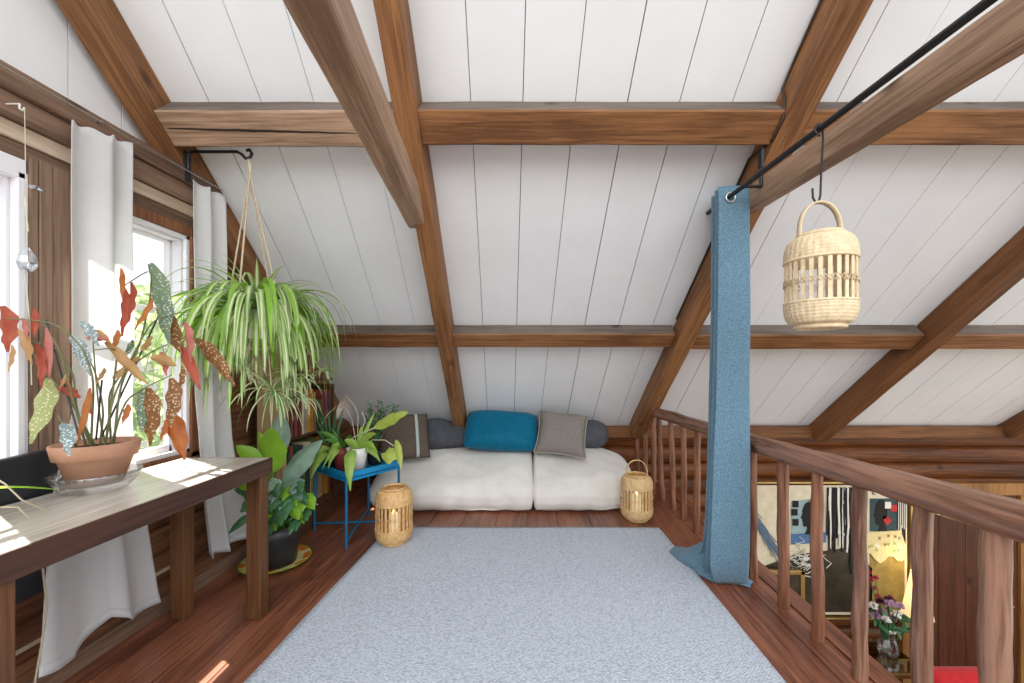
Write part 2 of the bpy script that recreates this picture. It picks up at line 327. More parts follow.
def beam(name, p0, p1, w, h, up, m, label=None, cat='beam', jit=0.002, seg=24, cham=0.008, group=None, top=None):
    p0, p1 = Vector(p0), Vector(p1); x = (p1 - p0); L = x.length; x.normalize()
    up = Vector(up); z = (up - x * up.dot(x)).normalized(); y = z.cross(x)
    hw, hh, c = w / 2, h / 2, cham
    prof = [(-hw + c, -hh), (hw - c, -hh), (hw, -hh + c), (hw, hh - c), (hw - c, hh), (-hw + c, hh), (-hw, hh - c), (-hw, -hh + c)]
    mb = MB(); vs = []; sd = random.uniform(0, 50)
    for i in range(seg + 1):
        t = L * i / seg
        for k, (a, b) in enumerate(prof):
            q = jit * noise.noise(Vector((t * 5, k * 3.1, sd))); q2 = jit * noise.noise(Vector((t * 4, k * 3.1 + 20, sd)))
            vs.append(Vector((t, a + q, b + q2)))
    n = 8
    mb.add(vs, [(i * n + j, i * n + (j + 1) % n, (i + 1) * n + (j + 1) % n, (i + 1) * n + j) for i in range(seg) for j in range(n) if j != 6], 0, False)
    mb.add(vs, [(i * n + 6, i * n + 7, (i + 1) * n + 7, (i + 1) * n + 6) for i in range(seg)], 1 if top else 0, False)
    mb.add(vs[:n], [tuple(reversed(range(n)))], 0, False); mb.add(vs[-n:], [tuple(range(n))], 0, False)
    o = mb.build(name, [m, top] if top else m)
    o.matrix_world = Matrix.Translation(p0) @ Matrix((x, y, z)).transposed().to_4x4()
    if label: tag(o, label, cat, group)
    return o

# ================================================================== THE SETTING
# ceiling: painted boards running down the slope
mb = MB()
SK = -0.062
def cx(k, Y): return -0.034 + 0.2575 * k + SK * (Y - 1.96)
YT, YB = 0.55, 4.16
for k in range(-7, 29):
    g0 = random.choice([0.0015, 0.0025, 0.003]); dz = random.uniform(0, 0.003)
    def q(Y, side, d):
        X = cx(k + side, Y) + (g0 if side == 0 else -g0)
        X = max(X, -1.93)
        return roofpt(X, Y, d)
    d0, d1 = -0.012 + dz, dz
    a = [q(YT, 0, d1), q(YT, 1, d1), q(YB, 1, d1), q(YB, 0, d1)]
    b = [q(YT, 0, d0), q(YT, 1, d0), q(YB, 1, d0), q(YB, 0, d0)]
    mb.add(a + b, [(0, 3, 2, 1), (0, 1, 5, 4), (1, 2, 6, 5), (2, 3, 7, 6), (3, 0, 4, 7)], 0, False)
X0, X1 = -1.95, cx(29, 2)
mb.add([roofpt(X0, YT, -0.012), roofpt(X1, YT, -0.012), roofpt(X1, YB, -0.012), roofpt(X0, YB, -0.012),
        roofpt(X0, YT, -0.08), roofpt(X1, YT, -0.08), roofpt(X1, YB, -0.08), roofpt(X0, YB, -0.08)],
       [(0, 3, 2, 1), (4, 5, 6, 7), (0, 1, 5, 4), (1, 2, 6, 5), (2, 3, 7, 6), (3, 0, 4, 7)], 1, False)
structure(mb.build('ceiling', [M['white_board'], M['gap']]))

# loft floor of long planks
mb = MB()
x = -1.90
xs = [x]
while x < 1.28: x += random.choice([0.21, 0.235, 0.25]); xs.append(min(x, 1.30))
for a, b in zip(xs, xs[1:]):
    if b - a < 0.03: continue
    yy = -0.6
    cuts = [-0.6, random.uniform(0.6, 3.0), 4.12]
    for c, d in zip(cuts, cuts[1:]):
        mb.bb((a + 0.0015, c + 0.0015, -0.03), (b - 0.0015, d - 0.0015, random.uniform(-0.0015, 0)))
mb.bb((1.303, -0.6, -0.03), (1.40, 4.12, 0.004))
mb.bb((-1.95, -0.6, -0.20), (1.40, 4.12, -0.032), 1)
structure(mb.build('floor', [M['floor'], M['gap']], bevel=0.0015))
mb = MB()
for i in range(24):
    mb.bb((0.2, -0.6 + i * 0.2, -2.30), (7.3, -0.402 + i * 0.2, -2.25))
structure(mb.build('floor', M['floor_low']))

# left wall: logs below the windows, boards beside them
mb = MB()
def half_log(mb, axis, a, b, fx, z, hgt, bulge, sgn, n=26):
    """horizontal log face: axis 'x' or 'y', running a..b, standing at fx, bulging by sgn"""
    sd = random.uniform(0, 99)
    def f(u, v):
        t = a + (b - a) * u; ang = -math.pi / 2 + math.pi * v
        r = bulge * (1 + 0.25 * noise.noise(Vector((t * 1.3, sd, 0)))) * math.cos(ang)
        zz = z + hgt / 2 + hgt / 2 * math.sin(ang) + 0.006 * noise.noise(Vector((t * 1.1, sd, 5)))
        return Vector((t, fx + sgn * r, zz)) if axis == 'x' else Vector((fx + sgn * r, t, zz))
    mb.grid(f, n, 8)
for i in range(5):
    half_log(mb, 'y', -0.6, 4.1, -1.825, i * 0.135, 0.137, 0.035, 1)
mb.bb((-1.91, -0.6, -0.03), (-1.824, 4.1, 0.68))
mb.bb((-1.91, -0.6, 1.93), (-1.82, 2.30, 2.20))                 # lintel zone behind the trims
mb.bb((-1.91, 2.20, 0.68), (-1.82, 2.34, 1.96))
for i in range(6):                                                # plank face beyond the window up to the rafter
    y0 = 2.34 + 0.2 * i; y1 = min(y0 + 0.2, 3.9)
    mb.poly([(-1.97, y0, 0.68), (-1.97, y1, 0.68), (-1.97, y1, max(0.69, zr(y1) - 0.02)), (-1.97, y0, zr(y0) - 0.02)], 0.15, (1, 0, 0))
mb.bb((-1.97, -0.6, 0.68), (-1.82, 0.62, 1.95))
wl = structure(mb.build('wall_left', M['log_y']))
mb = MB()
for (a, b) in ((1.437, 1.462), (1.465, 1.505), (1.509, 1.565)):
    mb.bb((-1.95, a, 0.68), (-1.80 + random.uniform(-0.006, 0.006), b, 1.95))
mb.bb((-1.91, 2.172, 0.68), (-1.80, 2.21, 1.95))
structure(mb.build('wall_left', M['board_z'], bevel=0.003))
# white gable boards above the header
mb = MB()
y = 1.65 - 0.2175 * 11
while y < 2.4:
    a, b = y + 0.0025, y + 0.215; 
    if b > 2.42: break
    mb.poly([(-1.93, a, 2.05), (-1.93, b, 2.05), (-1.93, b, min(3.6, zr(max(b, 0.6)) - 0.0)), (-1.93, a, min(3.6, zr(max(a, 0.6)) - 0.0))], 0.025, (1, 0, 0))
    y += 0.2175
mb.poly([(-1.96, -0.6, 2.05), (-1.96, 2.4, 2.05), (-1.96, 2.4, zr(2.4)), (-1.96, 0.8, zr(0.8)), (-1.96, -0.6, zr(0.8))], 0.028, (1, 0, 0), 1)
structure(mb.build('wall_left_gable', [M['white_board'], M['gap']]))
# header trims
def trim(n, lo, hi, m, bev=0.004):
    b = MB(); b.bb(lo, hi); return structure(b.build('trim_%d' % n, m, bevel=bev))
trim(1, (-1.92, -0.6, 2.135), (-1.755, 2.24, 2.215), M['trim_y'])
trim(2, (-1.92, -0.6, 2.045), (-1.775, 2.30, 2.133), M['trim_y'])
trim(3, (-1.92, -0.6, 1.985), (-1.79, 2.30, 2.043), M['trim_light'])
trim(4, (-1.92, -0.6, 1.93), (-1.80, 2.30, 1.983), M['trim_y'])
trim(5, (-1.915, 0.62, 0.68), (-1.785, 2.20, 0.712), M['jamb'])    # window stool
trim(6, (-1.80, -0.6, 0.0), (-1.765, 3.9, 0.075), M['trim_y'])
trim(7, (-1.80, -0.6, 0.19), (-1.781, 2.1, 0.205), M['trim_light'])

def window(n, y0, y1, z0, z1, xf):
    b = MB(); t = 0.05
    b.bb((-1.915, y0, z0), (xf, y0 + t * .6, z1)); tr_ = t if n == 2 else 0.012
    b.bb((-1.915, y1 - tr_, z0), (xf, y1, z1))
    b.bb((-1.915, y0, z1 - t), (xf, y1, z1)); b.bb((-1.915, y0, z0), (xf, y1, z0 + t * .7))
    root = structure(b.build('window_%d' % n, M['white_paint'] if n == 1 else M['jamb'], bevel=0.003))
    b = MB(); b.bb((-1.874, y1 - tr_ - .03, z0 + .036), (-1.826, y1 - tr_ - .001, z1 - .051)); b.bb((-1.874, y0 + .031, z1 - .081), (-1.826, y1 - tr_ - .03, z1 - .051)); b.build('reveal', M['white_paint'], root)
    def sash(x, a, c, d, e, fw, th, bar):
        s = MB()
        s.bb((x, a, d), (x + th, a + fw, e)); s.bb((x, c - fw, d), (x + th, c, e))
        s.bb((x, a, d), (x + th, c, d + fw)); s.bb((x, a, e - fw), (x + th, c, e))
        if bar: s.bb((x + .004, a, bar - .016), (x + th - .004, c, bar + .016))
        so = s.build('sash', M['white_paint'], root, bevel=0.003)
        p = MB(); p.bb((x + th * .45, a + fw, d + fw), (x + th * .55, c - fw, e - fw)); p.build('pane', M['pane'], so)
    sash(-1.905, y0 + .03, y1 - tr_, z0 + .035, z1 - .05, 0.045, 0.03, (z0 + z1) / 2 + 0.16)
    sash(-1.825, y0 + .03, y1 - tr_, z0 + .035, z1 - .05, 0.022, 0.03 if n == 1 else 0.02, None)
    b2 = MB(); b2.box((-1.822, y0 + .05, z1 - .2), (0.012, 0.03, 0.012)); b2.build('catch', M['steel'], root)
    return root
window(1, 0.62, 1.436, 0.705, 1.93, -1.80)
window(2, 1.565, 2.172, 0.705, 1.93, -1.795)

# eave wall below the roof, seen over the railing
mb = MB()
zt = 0.53; i = 0
while zt > -2.3:
    hh = random.choice([0.145, 0.155, 0.165]); zt -= hh
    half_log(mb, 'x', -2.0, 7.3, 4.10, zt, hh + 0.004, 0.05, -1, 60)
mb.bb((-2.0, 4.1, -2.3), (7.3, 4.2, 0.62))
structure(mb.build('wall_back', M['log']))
beam_plate = beam('trim_8', (-1.9, 4.02, 0.535), (7.3, 4.02, 0.535), 0.16, 0.12, (0, 0, 1), M['beam_dark'], jit=0.006, seg=50); structure(beam_plate)
# door in the room below
b = MB()
b.bb((3.72, 3.99, -2.25), (3.84, 4.10, -0.10)); b.bb((4.90, 3.99, -2.25), (5.02, 4.10, -0.10)); b.bb((3.72, 3.985, -0.10), (5.02, 4.10, 0.02))
d1 = structure(b.build('door_1', M['door_frame'], bevel=0.004))
for k in range(4):
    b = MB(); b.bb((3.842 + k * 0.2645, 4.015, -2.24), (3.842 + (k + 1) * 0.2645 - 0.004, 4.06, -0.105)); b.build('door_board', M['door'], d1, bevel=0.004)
b = MB(); b.tube([(4.80, 4.015, -1.2), (4.80, 3.97, -1.2), (4.70, 3.965, -1.2)], 0.009, 8); b.build('door_handle', M['brass'], d1)

# ================================================================== ROOF TIMBERS
UPR = -RN
def rafter(label, Xa, Ya, Xb, Yb, w=0.12, d=0.17, m='beam'):
    return beam('roof_rafter', roofpt(Xa, Ya, d / 2), roofpt(Xb, Yb, d / 2), w, d, UPR, M[m], label, 'beam', jit=0.004)
rafter('sloping rafter against the white gable boards above the windows', -1.817, 0.9, -1.817, 3.72, 0.103, 0.18)
rafter('sloping rafter above the dark cushion left of the teal pillow', -0.5225, 0.6, -0.668, 3.98, 0.105)
rafter('sloping rafter at the top end of the log railing', 1.40, 0.75, 1.045, 3.98, 0.12)
rafter('long diagonal rafter right of the hanging lantern', 3.26, 1.3, 2.845, 4.02, 0.13, 0.17, 'beam_dark')
rafter('short rafter end above the lower door at far right', 5.10, 2.3, 4.73, 4.0, 0.13, 0.17, 'beam_dark')

def purlin(label, Xa, Xb, Yt, wd=0.145, d=0.13, m='beam', crack=None):
    yc = Yt + wd / 2 * CS
    return beam('roof_purlin', roofpt(Xa, yc, d / 2), roofpt(Xb, yc, d / 2), wd, d, UPR, M[m], label, 'beam', jit=0.003, top=M['dusty'])
purlin('cracked pale upper purlin over the plant bracket', -1.76, -0.61, 1.97, 0.16, 0.15, 'beam_pale_lit')
pc = [o for o in COL.objects if o.name.startswith('roof_purlin')][0]
mb = MB(); Lc = 1.15; pts = [(0.02 + Lc * .78 * i / 24, -0.006 + 0.022 * i / 24 + 0.003 * noise.noise(Vector((i * .5, 3, 1)))) for i in range(25)]
vs = []
for i, (a, b_) in enumerate(pts):
    wd = 0.0045 * math.sin(math.pi * min(1, (i + .4) / 24.6)) ** .5; vs += [(a, b_ - wd, -0.0765), (a, b_ + wd, -0.0765)]
mb.add(vs, [(2 * i, 2 * i + 1, 2 * i + 3, 2 * i + 2) for i in range(24)])
ck = mb.build('crack', mat('crack_shadow', (0.02, 0.012, 0.008), 0.9, col2=(0.03, 0.018, 0.012), nscale=30), solid=0.002); ck.parent = pc
purlin('long knotty upper purlin in the middle of the ceiling', -0.53, 1.20, 1.97, 0.155, 0.14, 'beam')
purlin('upper purlin passing behind the right tie beam', 1.33, 3.4, 1.97, 0.155, 0.14, 'beam')
purlin('lower purlin over the bookshelf and spider plant', -1.755, -0.685, 3.03, 0.14, 0.11, 'beam')
purlin('lower purlin above the teal and taupe pillows', -0.60, 1.075, 3.03, 0.14, 0.11, 'beam')
purlin('lower purlin behind the blue curtain and hanging lantern', 1.21, 2.91, 3.03, 0.15, 0.12, 'beam')
purlin('lower purlin right of the long diagonal rafter', 3.06, 4.86, 3.03, 0.15, 0.12, 'beam')

beam('tie_beam', (-0.655, 2.33, 2.065), (-0.455, 0.55, 2.065), 0.104, 0.14, (0, 0, 1), M['beam_pale_lit'], 'thick pale tie beam meeting the rafter left of centre', 'beam', 0.003)
beam('tie_beam', (1.203, 2.18, 2.095), (1.203, 0.55, 2.02), 0.076, 0.125, (0, 0, 1), M['beam_pale_lit'], 'tie beam running beside the black curtain rod', 'beam', 0.003)

# electric cable stapled along the rafter
mb = MB()
pts = [roofpt(1.29, 1.0, 0.02), roofpt(1.245, 1.5, 0.02), roofpt(1.212, 1.85, 0.02), roofpt(1.203, 1.93, 0.03), roofpt(1.200, 1.945, 0.09), roofpt(1.196, 1.99, 0.15), roofpt(1.188, 2.06, 0.152), roofpt(1.180, 2.10, 0.10), roofpt(1.176, 2.16, 0.02), roofpt(1.085, 2.98, 0.02)]
mb.tube(pts, 0.006, 6)
tag(mb.build('electric_cable', mat('brown_cable', (0.035, 0.02, 0.014), 0.5, col2=(0.05, 0.03, 0.02), nscale=30)), 'thin dark cable stapled along the rafter over the purlin', 'cable')

# ================================================================== RAILING
rail = thing('log_railing', 'peeled log railing along the open edge of the loft', 'railing', (1.26, 2.2, 0))
def poly_at(pts, Y):
    for (a, b) in zip(pts, pts[1:]):
        if min(a[1], b[1]) <= Y <= max(a[1], b[1]):
            t = (Y - a[1]) / (b[1] - a[1]); return Vector(a).lerp(Vector(b), t)
    return Vector(pts[-1])
RP = [(1.105, 3.80, 0.778), (1.20, 3.0, 0.765), (1.24, 2.25, 0.765), (1.262, 1.6, 0.778), (1.272, 1.03, 0.797), (1.28, 0.45, 0.815)]
dense = []
for i in range(41):
    Y = 3.80 - (3.80 - 0.45) * i / 40; p = poly_at(RP, Y)
    dense.append(p + Vector((0.008 * noise.noise(Vector((Y * 2, 0, 3))), 0, 0.008 * noise.noise(Vector((Y * 2, 7, 3))))))
mb = MB(); mb.tube(dense, [0.043 + 0.012 * i / 40 for i in range(41)], 18, jit=0.13)
mb.build('handrail', M['rail'], rail)
base = [(637, 3.94, .024), (645, 3.84, .025), (653.5, 3.72, .025), (662.5, 3.56, .024), (673.5, 3.33, .023), (684, 3.10, .022), (696.5, 2.86, .023), (713, 2.62, .023), (733, 2.42, .0235), (753.5, 2.235, .0245), (783.5, 1.985, .0255), (817.7, 1.75, .024), (859.5, 1.53, .024), (920, 1.285, .0265), (995, 1.095, .031), (1090, 0.9, .031)]
for (px, Y, r) in base:
    X = (px - 530) * Y / 400 if Y < 4 else 1.19
    top = poly_at(RP, min(Y, 3.8)); tz = min(top.z - 0.03, zr(Y) - 0.06)
    tx = X if Y > 3.7 else top.x * .7 + X * .3
    pts = []; sd = random.uniform(0, 99)
    for i in range(15):
        t = i / 14
        pts.append(Vector((X + (tx - X) * t + 0.009 * noise.noise(Vector((t * 3, sd, 0))), Y + 0.008 * noise.noise(Vector((t * 3, sd, 9))), tz * t)))
    rr = [r * (1.06 - 0.1 * i / 14 + 0.13 * noise.noise(Vector((i * 0.6, sd, 4)))) for i in range(15)]
    mb = MB(); mb.tube(pts, rr, 12, jit=0.16); mb.build('baluster', M['baluster'] if Y > 1.6 else M['baluster_grey'], rail)

# ================================================================== RUG
def rug_mat():
    m = mat('grey_loop_carpet', (0.55, 0.60, 0.69), 0.95, 0, 0.1, (0.62, 0.665, 0.745), 55, sheen=0.15)
    nt = m.node_tree; b = nt.nodes['Principled BSDF']; L = nt.links
    tc = nt.nodes['Texture Coordinate']
    mp = nt.nodes.new('ShaderNodeMapping'); mp.inputs['Rotation'].default_value = (0, 0, R(32)); mp.inputs['Scale'].default_value = (1, 1.7, 1)
    L.new(tc.outputs['Object'], mp.inputs[0])
    vo = nt.nodes.new('ShaderNodeTexVoronoi'); vo.inputs['Scale'].default_value = 80; vo.inputs['Randomness'].default_value = 0.55; L.new(mp.outputs[0], vo.inputs[0])
    bp = nt.nodes.new('ShaderNodeBump'); bp.inputs['Strength'].default_value = 0.8; bp.inputs['Distance'].default_value = 0.006; bp.invert = True
    L.new(vo.outputs['Distance'], bp.inputs['Height']); L.new(bp.outputs[0], b.inputs['Normal'])
    src = b.inputs['Base Color'].links[0].from_socket
    rp = nt.nodes.new('ShaderNodeValToRGB'); rp.color_ramp.elements[0].position = 0.35; rp.color_ramp.elements[0].color = (1, 1, 1, 1)
    rp.color_ramp.elements[1].position = 0.75; rp.color_ramp.elements[1].color = (0.62, 0.62, 0.64, 1); L.new(vo.outputs['Distance'], rp.inputs[0])
    mm = nt.nodes.new('ShaderNodeMix'); mm.data_type = 'RGBA'; mm.blend_type = 'MULTIPLY'; mm.inputs[0].default_value = 1
    L.new(src, mm.inputs[6]); L.new(rp.outputs[0], mm.inputs[7]); L.new(mm.outputs[2], b.inputs['Base Color'])
    return m
mb = MB()
def rugf(u, v):
    xl, xr = -1.10 + 0.068 * v, 0.965 - 0.018 * v
    X = xl + (xr - xl) * u; Y = 0.55 + (2.935 - 0.55) * v
    X += 0.005 * noise.noise(Vector((Y * 2.2, 0, u))); Y += (0.008 * noise.noise(Vector((X * 2, 5, 0))))
    e = min(u, 1 - u, v, 1 - v)
    return Vector((X, Y, 0.012 + 0.003 * noise.noise(Vector((X * 1.4, Y * 1.4, 0)))))
mb.grid(rugf, 60, 70)
nv = len(mb.v)
o = mb.build('area_rug', rug_mat()); 
md = o.modifiers.new('s', 'SOLIDIFY'); md.thickness = 0.011; md.offset = -1
tag(o, 'large pale blue grey looped rug on the plank floor', 'rug')

# ================================================================== CONSOLE TABLE
tb = thing('console_table', 'narrow dark wood console table under the windows', 'table', (-1.49, 1.42, 0))
mb = MB(); mb.bb((-1.69, 0.74, 0.722), (-1.27, 1.955, 0.748)); mb.build('tabletop', M['tabletop'], tb, bevel=0.003)
mb = MB(); mb.bb((-1.276, 0.74, 0.672), (-1.262, 1.962, 0.747)); mb.bb((-1.695, 1.948, 0.672), (-1.262, 1.962, 0.747)); mb.bb((-1.695, 0.74, 0.672), (-1.682, 1.955, 0.747))
mb.build('apron', M['table_edge'], tb, bevel=0.002)
for (x, y) in ((-1.305, 1.915), (-1.665, 1.915), (-1.305, 0.96), (-1.665, 0.96)):
    mb = MB(); mb.bb((x - .034, y - .03, 0), (x + .034, y + .03, 0.72)); mb.build('leg', M['table_leg'], tb, bevel=0.004)

# hanging pull cord below the table
mb = MB(); mb.tube([(-1.60, 1.31, 0.66), (-1.585, 1.30, 0.55), (-1.57, 1.30, 0.42), (-1.575, 1.29, 0.30), (-1.585, 1.28, 0.18), (-1.58, 1.29, 0.10)], 0.003, 6)
tag(mb.build('loose_string', M['twine']), 'loose beige string hanging below the console table', 'string')

# ================================================================== WHITE CURTAINS, WIRE
mb = MB(); mb.tube([(-1.735, -0.5, 2.185), (-1.735, 1.0, 2.182), (-1.735, 2.26, 2.185)], 0.003, 6)
for y in (1.62, 2.2): mb.tube([(-1.755, y, 2.185), (-1.73, y, 2.185)], 0.005, 6)
tag(mb.build('curtain_wire', M['steel']), 'thin steel curtain wire along the header beam above the windows', 'curtain wire')
def white_curtain(label, top_a, top_b, bot_pts, zt, seed, pinch, folds=5):
    """cloth from a top edge line to a flared lower edge"""
    mb = MB()
    ta, tb_ = Vector(top_a), Vector(top_b)
    def f(u, v):
        t = ta.lerp(tb_, u)
        k = u * (len(bot_pts) - 1); i = min(int(k), len(bot_pts) - 2); b = Vector(bot_pts[i]).lerp(Vector(bot_pts[i + 1]), k - i)
        s = max(0, (v - 0.70) / 0.30) ** 1.1
        p = t.lerp(b, v); p.x = t.x + (b.x - t.x) * s; p.y = t.y + (b.y - t.y) * max(0, (v - 0.55) / 0.45) ** 1.2
        amp = 0.012 + 0.006 * v + 0.016 * s
        w = math.sin(u * folds * 2 * math.pi + seed + 0.9 * math.sin(v * 2.2 + seed))
        p.x += amp * w + 0.012 * noise.noise(Vector((u * 3, v * 4, seed)))
        p.y += 0.008 * math.cos(u * folds * 2 * math.pi + seed) + 0.006 * noise.noise(Vector((u * 4, v * 3, seed + 9)))
        if v < 0.03: p.z += 0.006 * math.sin(u * 21)
        return p
    mb.grid(f, 70, 60)
    o = mb.build('white_curtain', M['curtain_white'], solid=0.0016); tag(o, label, 'curtain')
    hm = MB(); hm.grid(lambda u, v: f(u, 0.982 + 0.018 * v) + Vector((0.002, -0.0015, 0)), 70, 2); hm.build('hem', M['curtain_white'], o, solid=0.003)
white_curtain('long white curtain hanging between the two windows, flared below the table', (-1.735, 1.50, 2.12), (-1.735, 1.745, 2.165),
              [(-1.60, 1.275, 0.20), (-1.59, 1.42, 0.165), (-1.67, 1.58, 0.20), (-1.695, 1.70, 0.12), (-1.685, 1.85, 0.10)], 2.16, 1.0, 0, 1.7)
white_curtain('white curtain at the far side of the window behind the spider plant', (-1.735, 2.065, 2.155), (-1.71, 2.27, 2.14),
              [(-1.72, 2.13, 0.17), (-1.69, 2.22, 0.17), (-1.66, 2.37, 0.20)], 2.16, 2.3, 0, 2.2)

# ================================================================== BLUE CURTAIN ON BLACK ROD
rod = thing('curtain_rod', 'black curtain rod beside the tie beam', 'curtain rod', (1.085, 1.5, 2.1))
mb = MB(); mb.tube([(1.13, 0.5, 2.075), (1.0865, 1.5, 2.086), (1.049, 2.36, 2.096)], 0.0125, 12); mb.build('rod', M['black_metal'], rod)
mb = MB(); mb.tube([(1.066, 2.00, 2.092), (1.155, 2.00, 2.092)], 0.008, 8); mb.tube([(1.155, 2.0, 2.092), (1.155, 2.0, 2.24)], 0.008, 8); mb.box((1.155, 2.0, 2.23), (0.012, 0.03, 0.09)); mb.build('bracket', M['black_metal'], rod)
CW = [(1.005, 2.135), (1.165, 2.12), (1.175, 2.15), (1.02, 2.175), (1.012, 2.19), (1.16, 2.205), (1.17, 2.225), (1.03, 2.25), (1.03, 2.27), (1.15, 2.285)]
def bez(pts, u):
    k = u * (len(pts) - 1); i = min(int(k), len(pts) - 2); t = k - i
    t = t * t * (3 - 2 * t) * .5 + t * .5
    return Vector((*pts[i], 0)).lerp(Vector((*pts[i + 1], 0)), t)
# foot outline follows the floor puddle: left lobe, front, right lobe
CF = [(1.01, 2.19), (1.185, 2.165), (1.205, 2.215), (1.06, 2.235), (0.985, 2.27), (0.97, 2.33), (0.96, 2.38), (0.955, 2.44), (1.03, 2.46), (1.10, 2.44)]
mb = MB()
def bluef(u, v):
    a = bez(CW, u); b = bez(CF, u)
    z = 2.148 * (1 - v)
    s = max(0, (v - 0.25) / 0.75); s = s ** 16
    p = a.lerp(b, s)
    p.x -= 0.055 * v * v * max(0, min(1, (1.165 - a.x) / 0.15)) * (1 - s)
    q = max(0, (v - 0.9) / 0.1)
    p.x += 0.004 * noise.noise(Vector((u * 9, v * 5, 1))) + 0.03 * q * noise.noise(Vector((u * 7, v * 9, 2)))
    p.y += 0.004 * noise.noise(Vector((u * 9, v * 5, 7))) + 0.025 * q * noise.noise(Vector((u * 7, v * 9, 8)))
    p.z = z + 0.004 + q * 0.02 * abs(noise.noise(Vector((u * 8, 3, 8))))
    return p
mb.grid(bluef, 110, 90)
bc = mb.build('blue_curtain', M['blue_linen'], solid=0.003)
tag(bc, 'blue linen curtain bunched on the black rod, pooling on the floor', 'curtain')
# puddle folds lying on the floor
mb = MB()
def pud(path, wid, hgt, sd):
    P = [Vector(p) for p in path]; n = len(P)
    def f(u, v):
        k = u * (n - 1); i = min(int(k), n - 2); c = P[i].lerp(P[i + 1], k - i); t = (P[i + 1] - P[i]).normalized(); sx = Vector((-t.y, t.x, 0))
        e = v * 2 - 1; prof = math.cos(e * math.pi / 2) ** 0.8
        w = wid * (0.75 + 0.3 * math.sin(u * 3.0 + sd)); h = hgt * (0.7 + 0.3 * math.cos(u * 4 + sd)) * (1 - 0.75 * u * u)
        r = c + sx * (w * e); r.z = 0.005 + h * prof + 0.006 * noise.noise(Vector((u * 5, v * 5, sd)))
        r.z = max(r.z, 0.004)
        return r
    mb.grid(f, 22, 16)
pud([(1.06, 2.30, 0), (1.00, 2.40, 0), (0.96, 2.50, 0), (0.935, 2.57, 0)], 0.08, 0.19, 0.3)
pud([(1.05, 2.24, 0), (0.99, 2.30, 0), (0.965, 2.40, 0)], 0.06, 0.11, 2.0)
pud([(1.06, 2.26, 0), (1.15, 2.22, 0), (1.20, 2.16, 0)], 0.055, 0.10, 1.2)
mb.build('trailing_hem', M['blue_linen'], bc, solid=0.003)
mb = MB()
tor = []
for i in range(25):
    a = 2 * math.pi * i / 24; tor.append((1.064 + 0.024 * math.cos(a), 2.122, 2.09 + 0.024 * math.sin(a)))
mb.tube(tor, 0.006, 8, False); mb.build('grommet', M['steel'], bc)

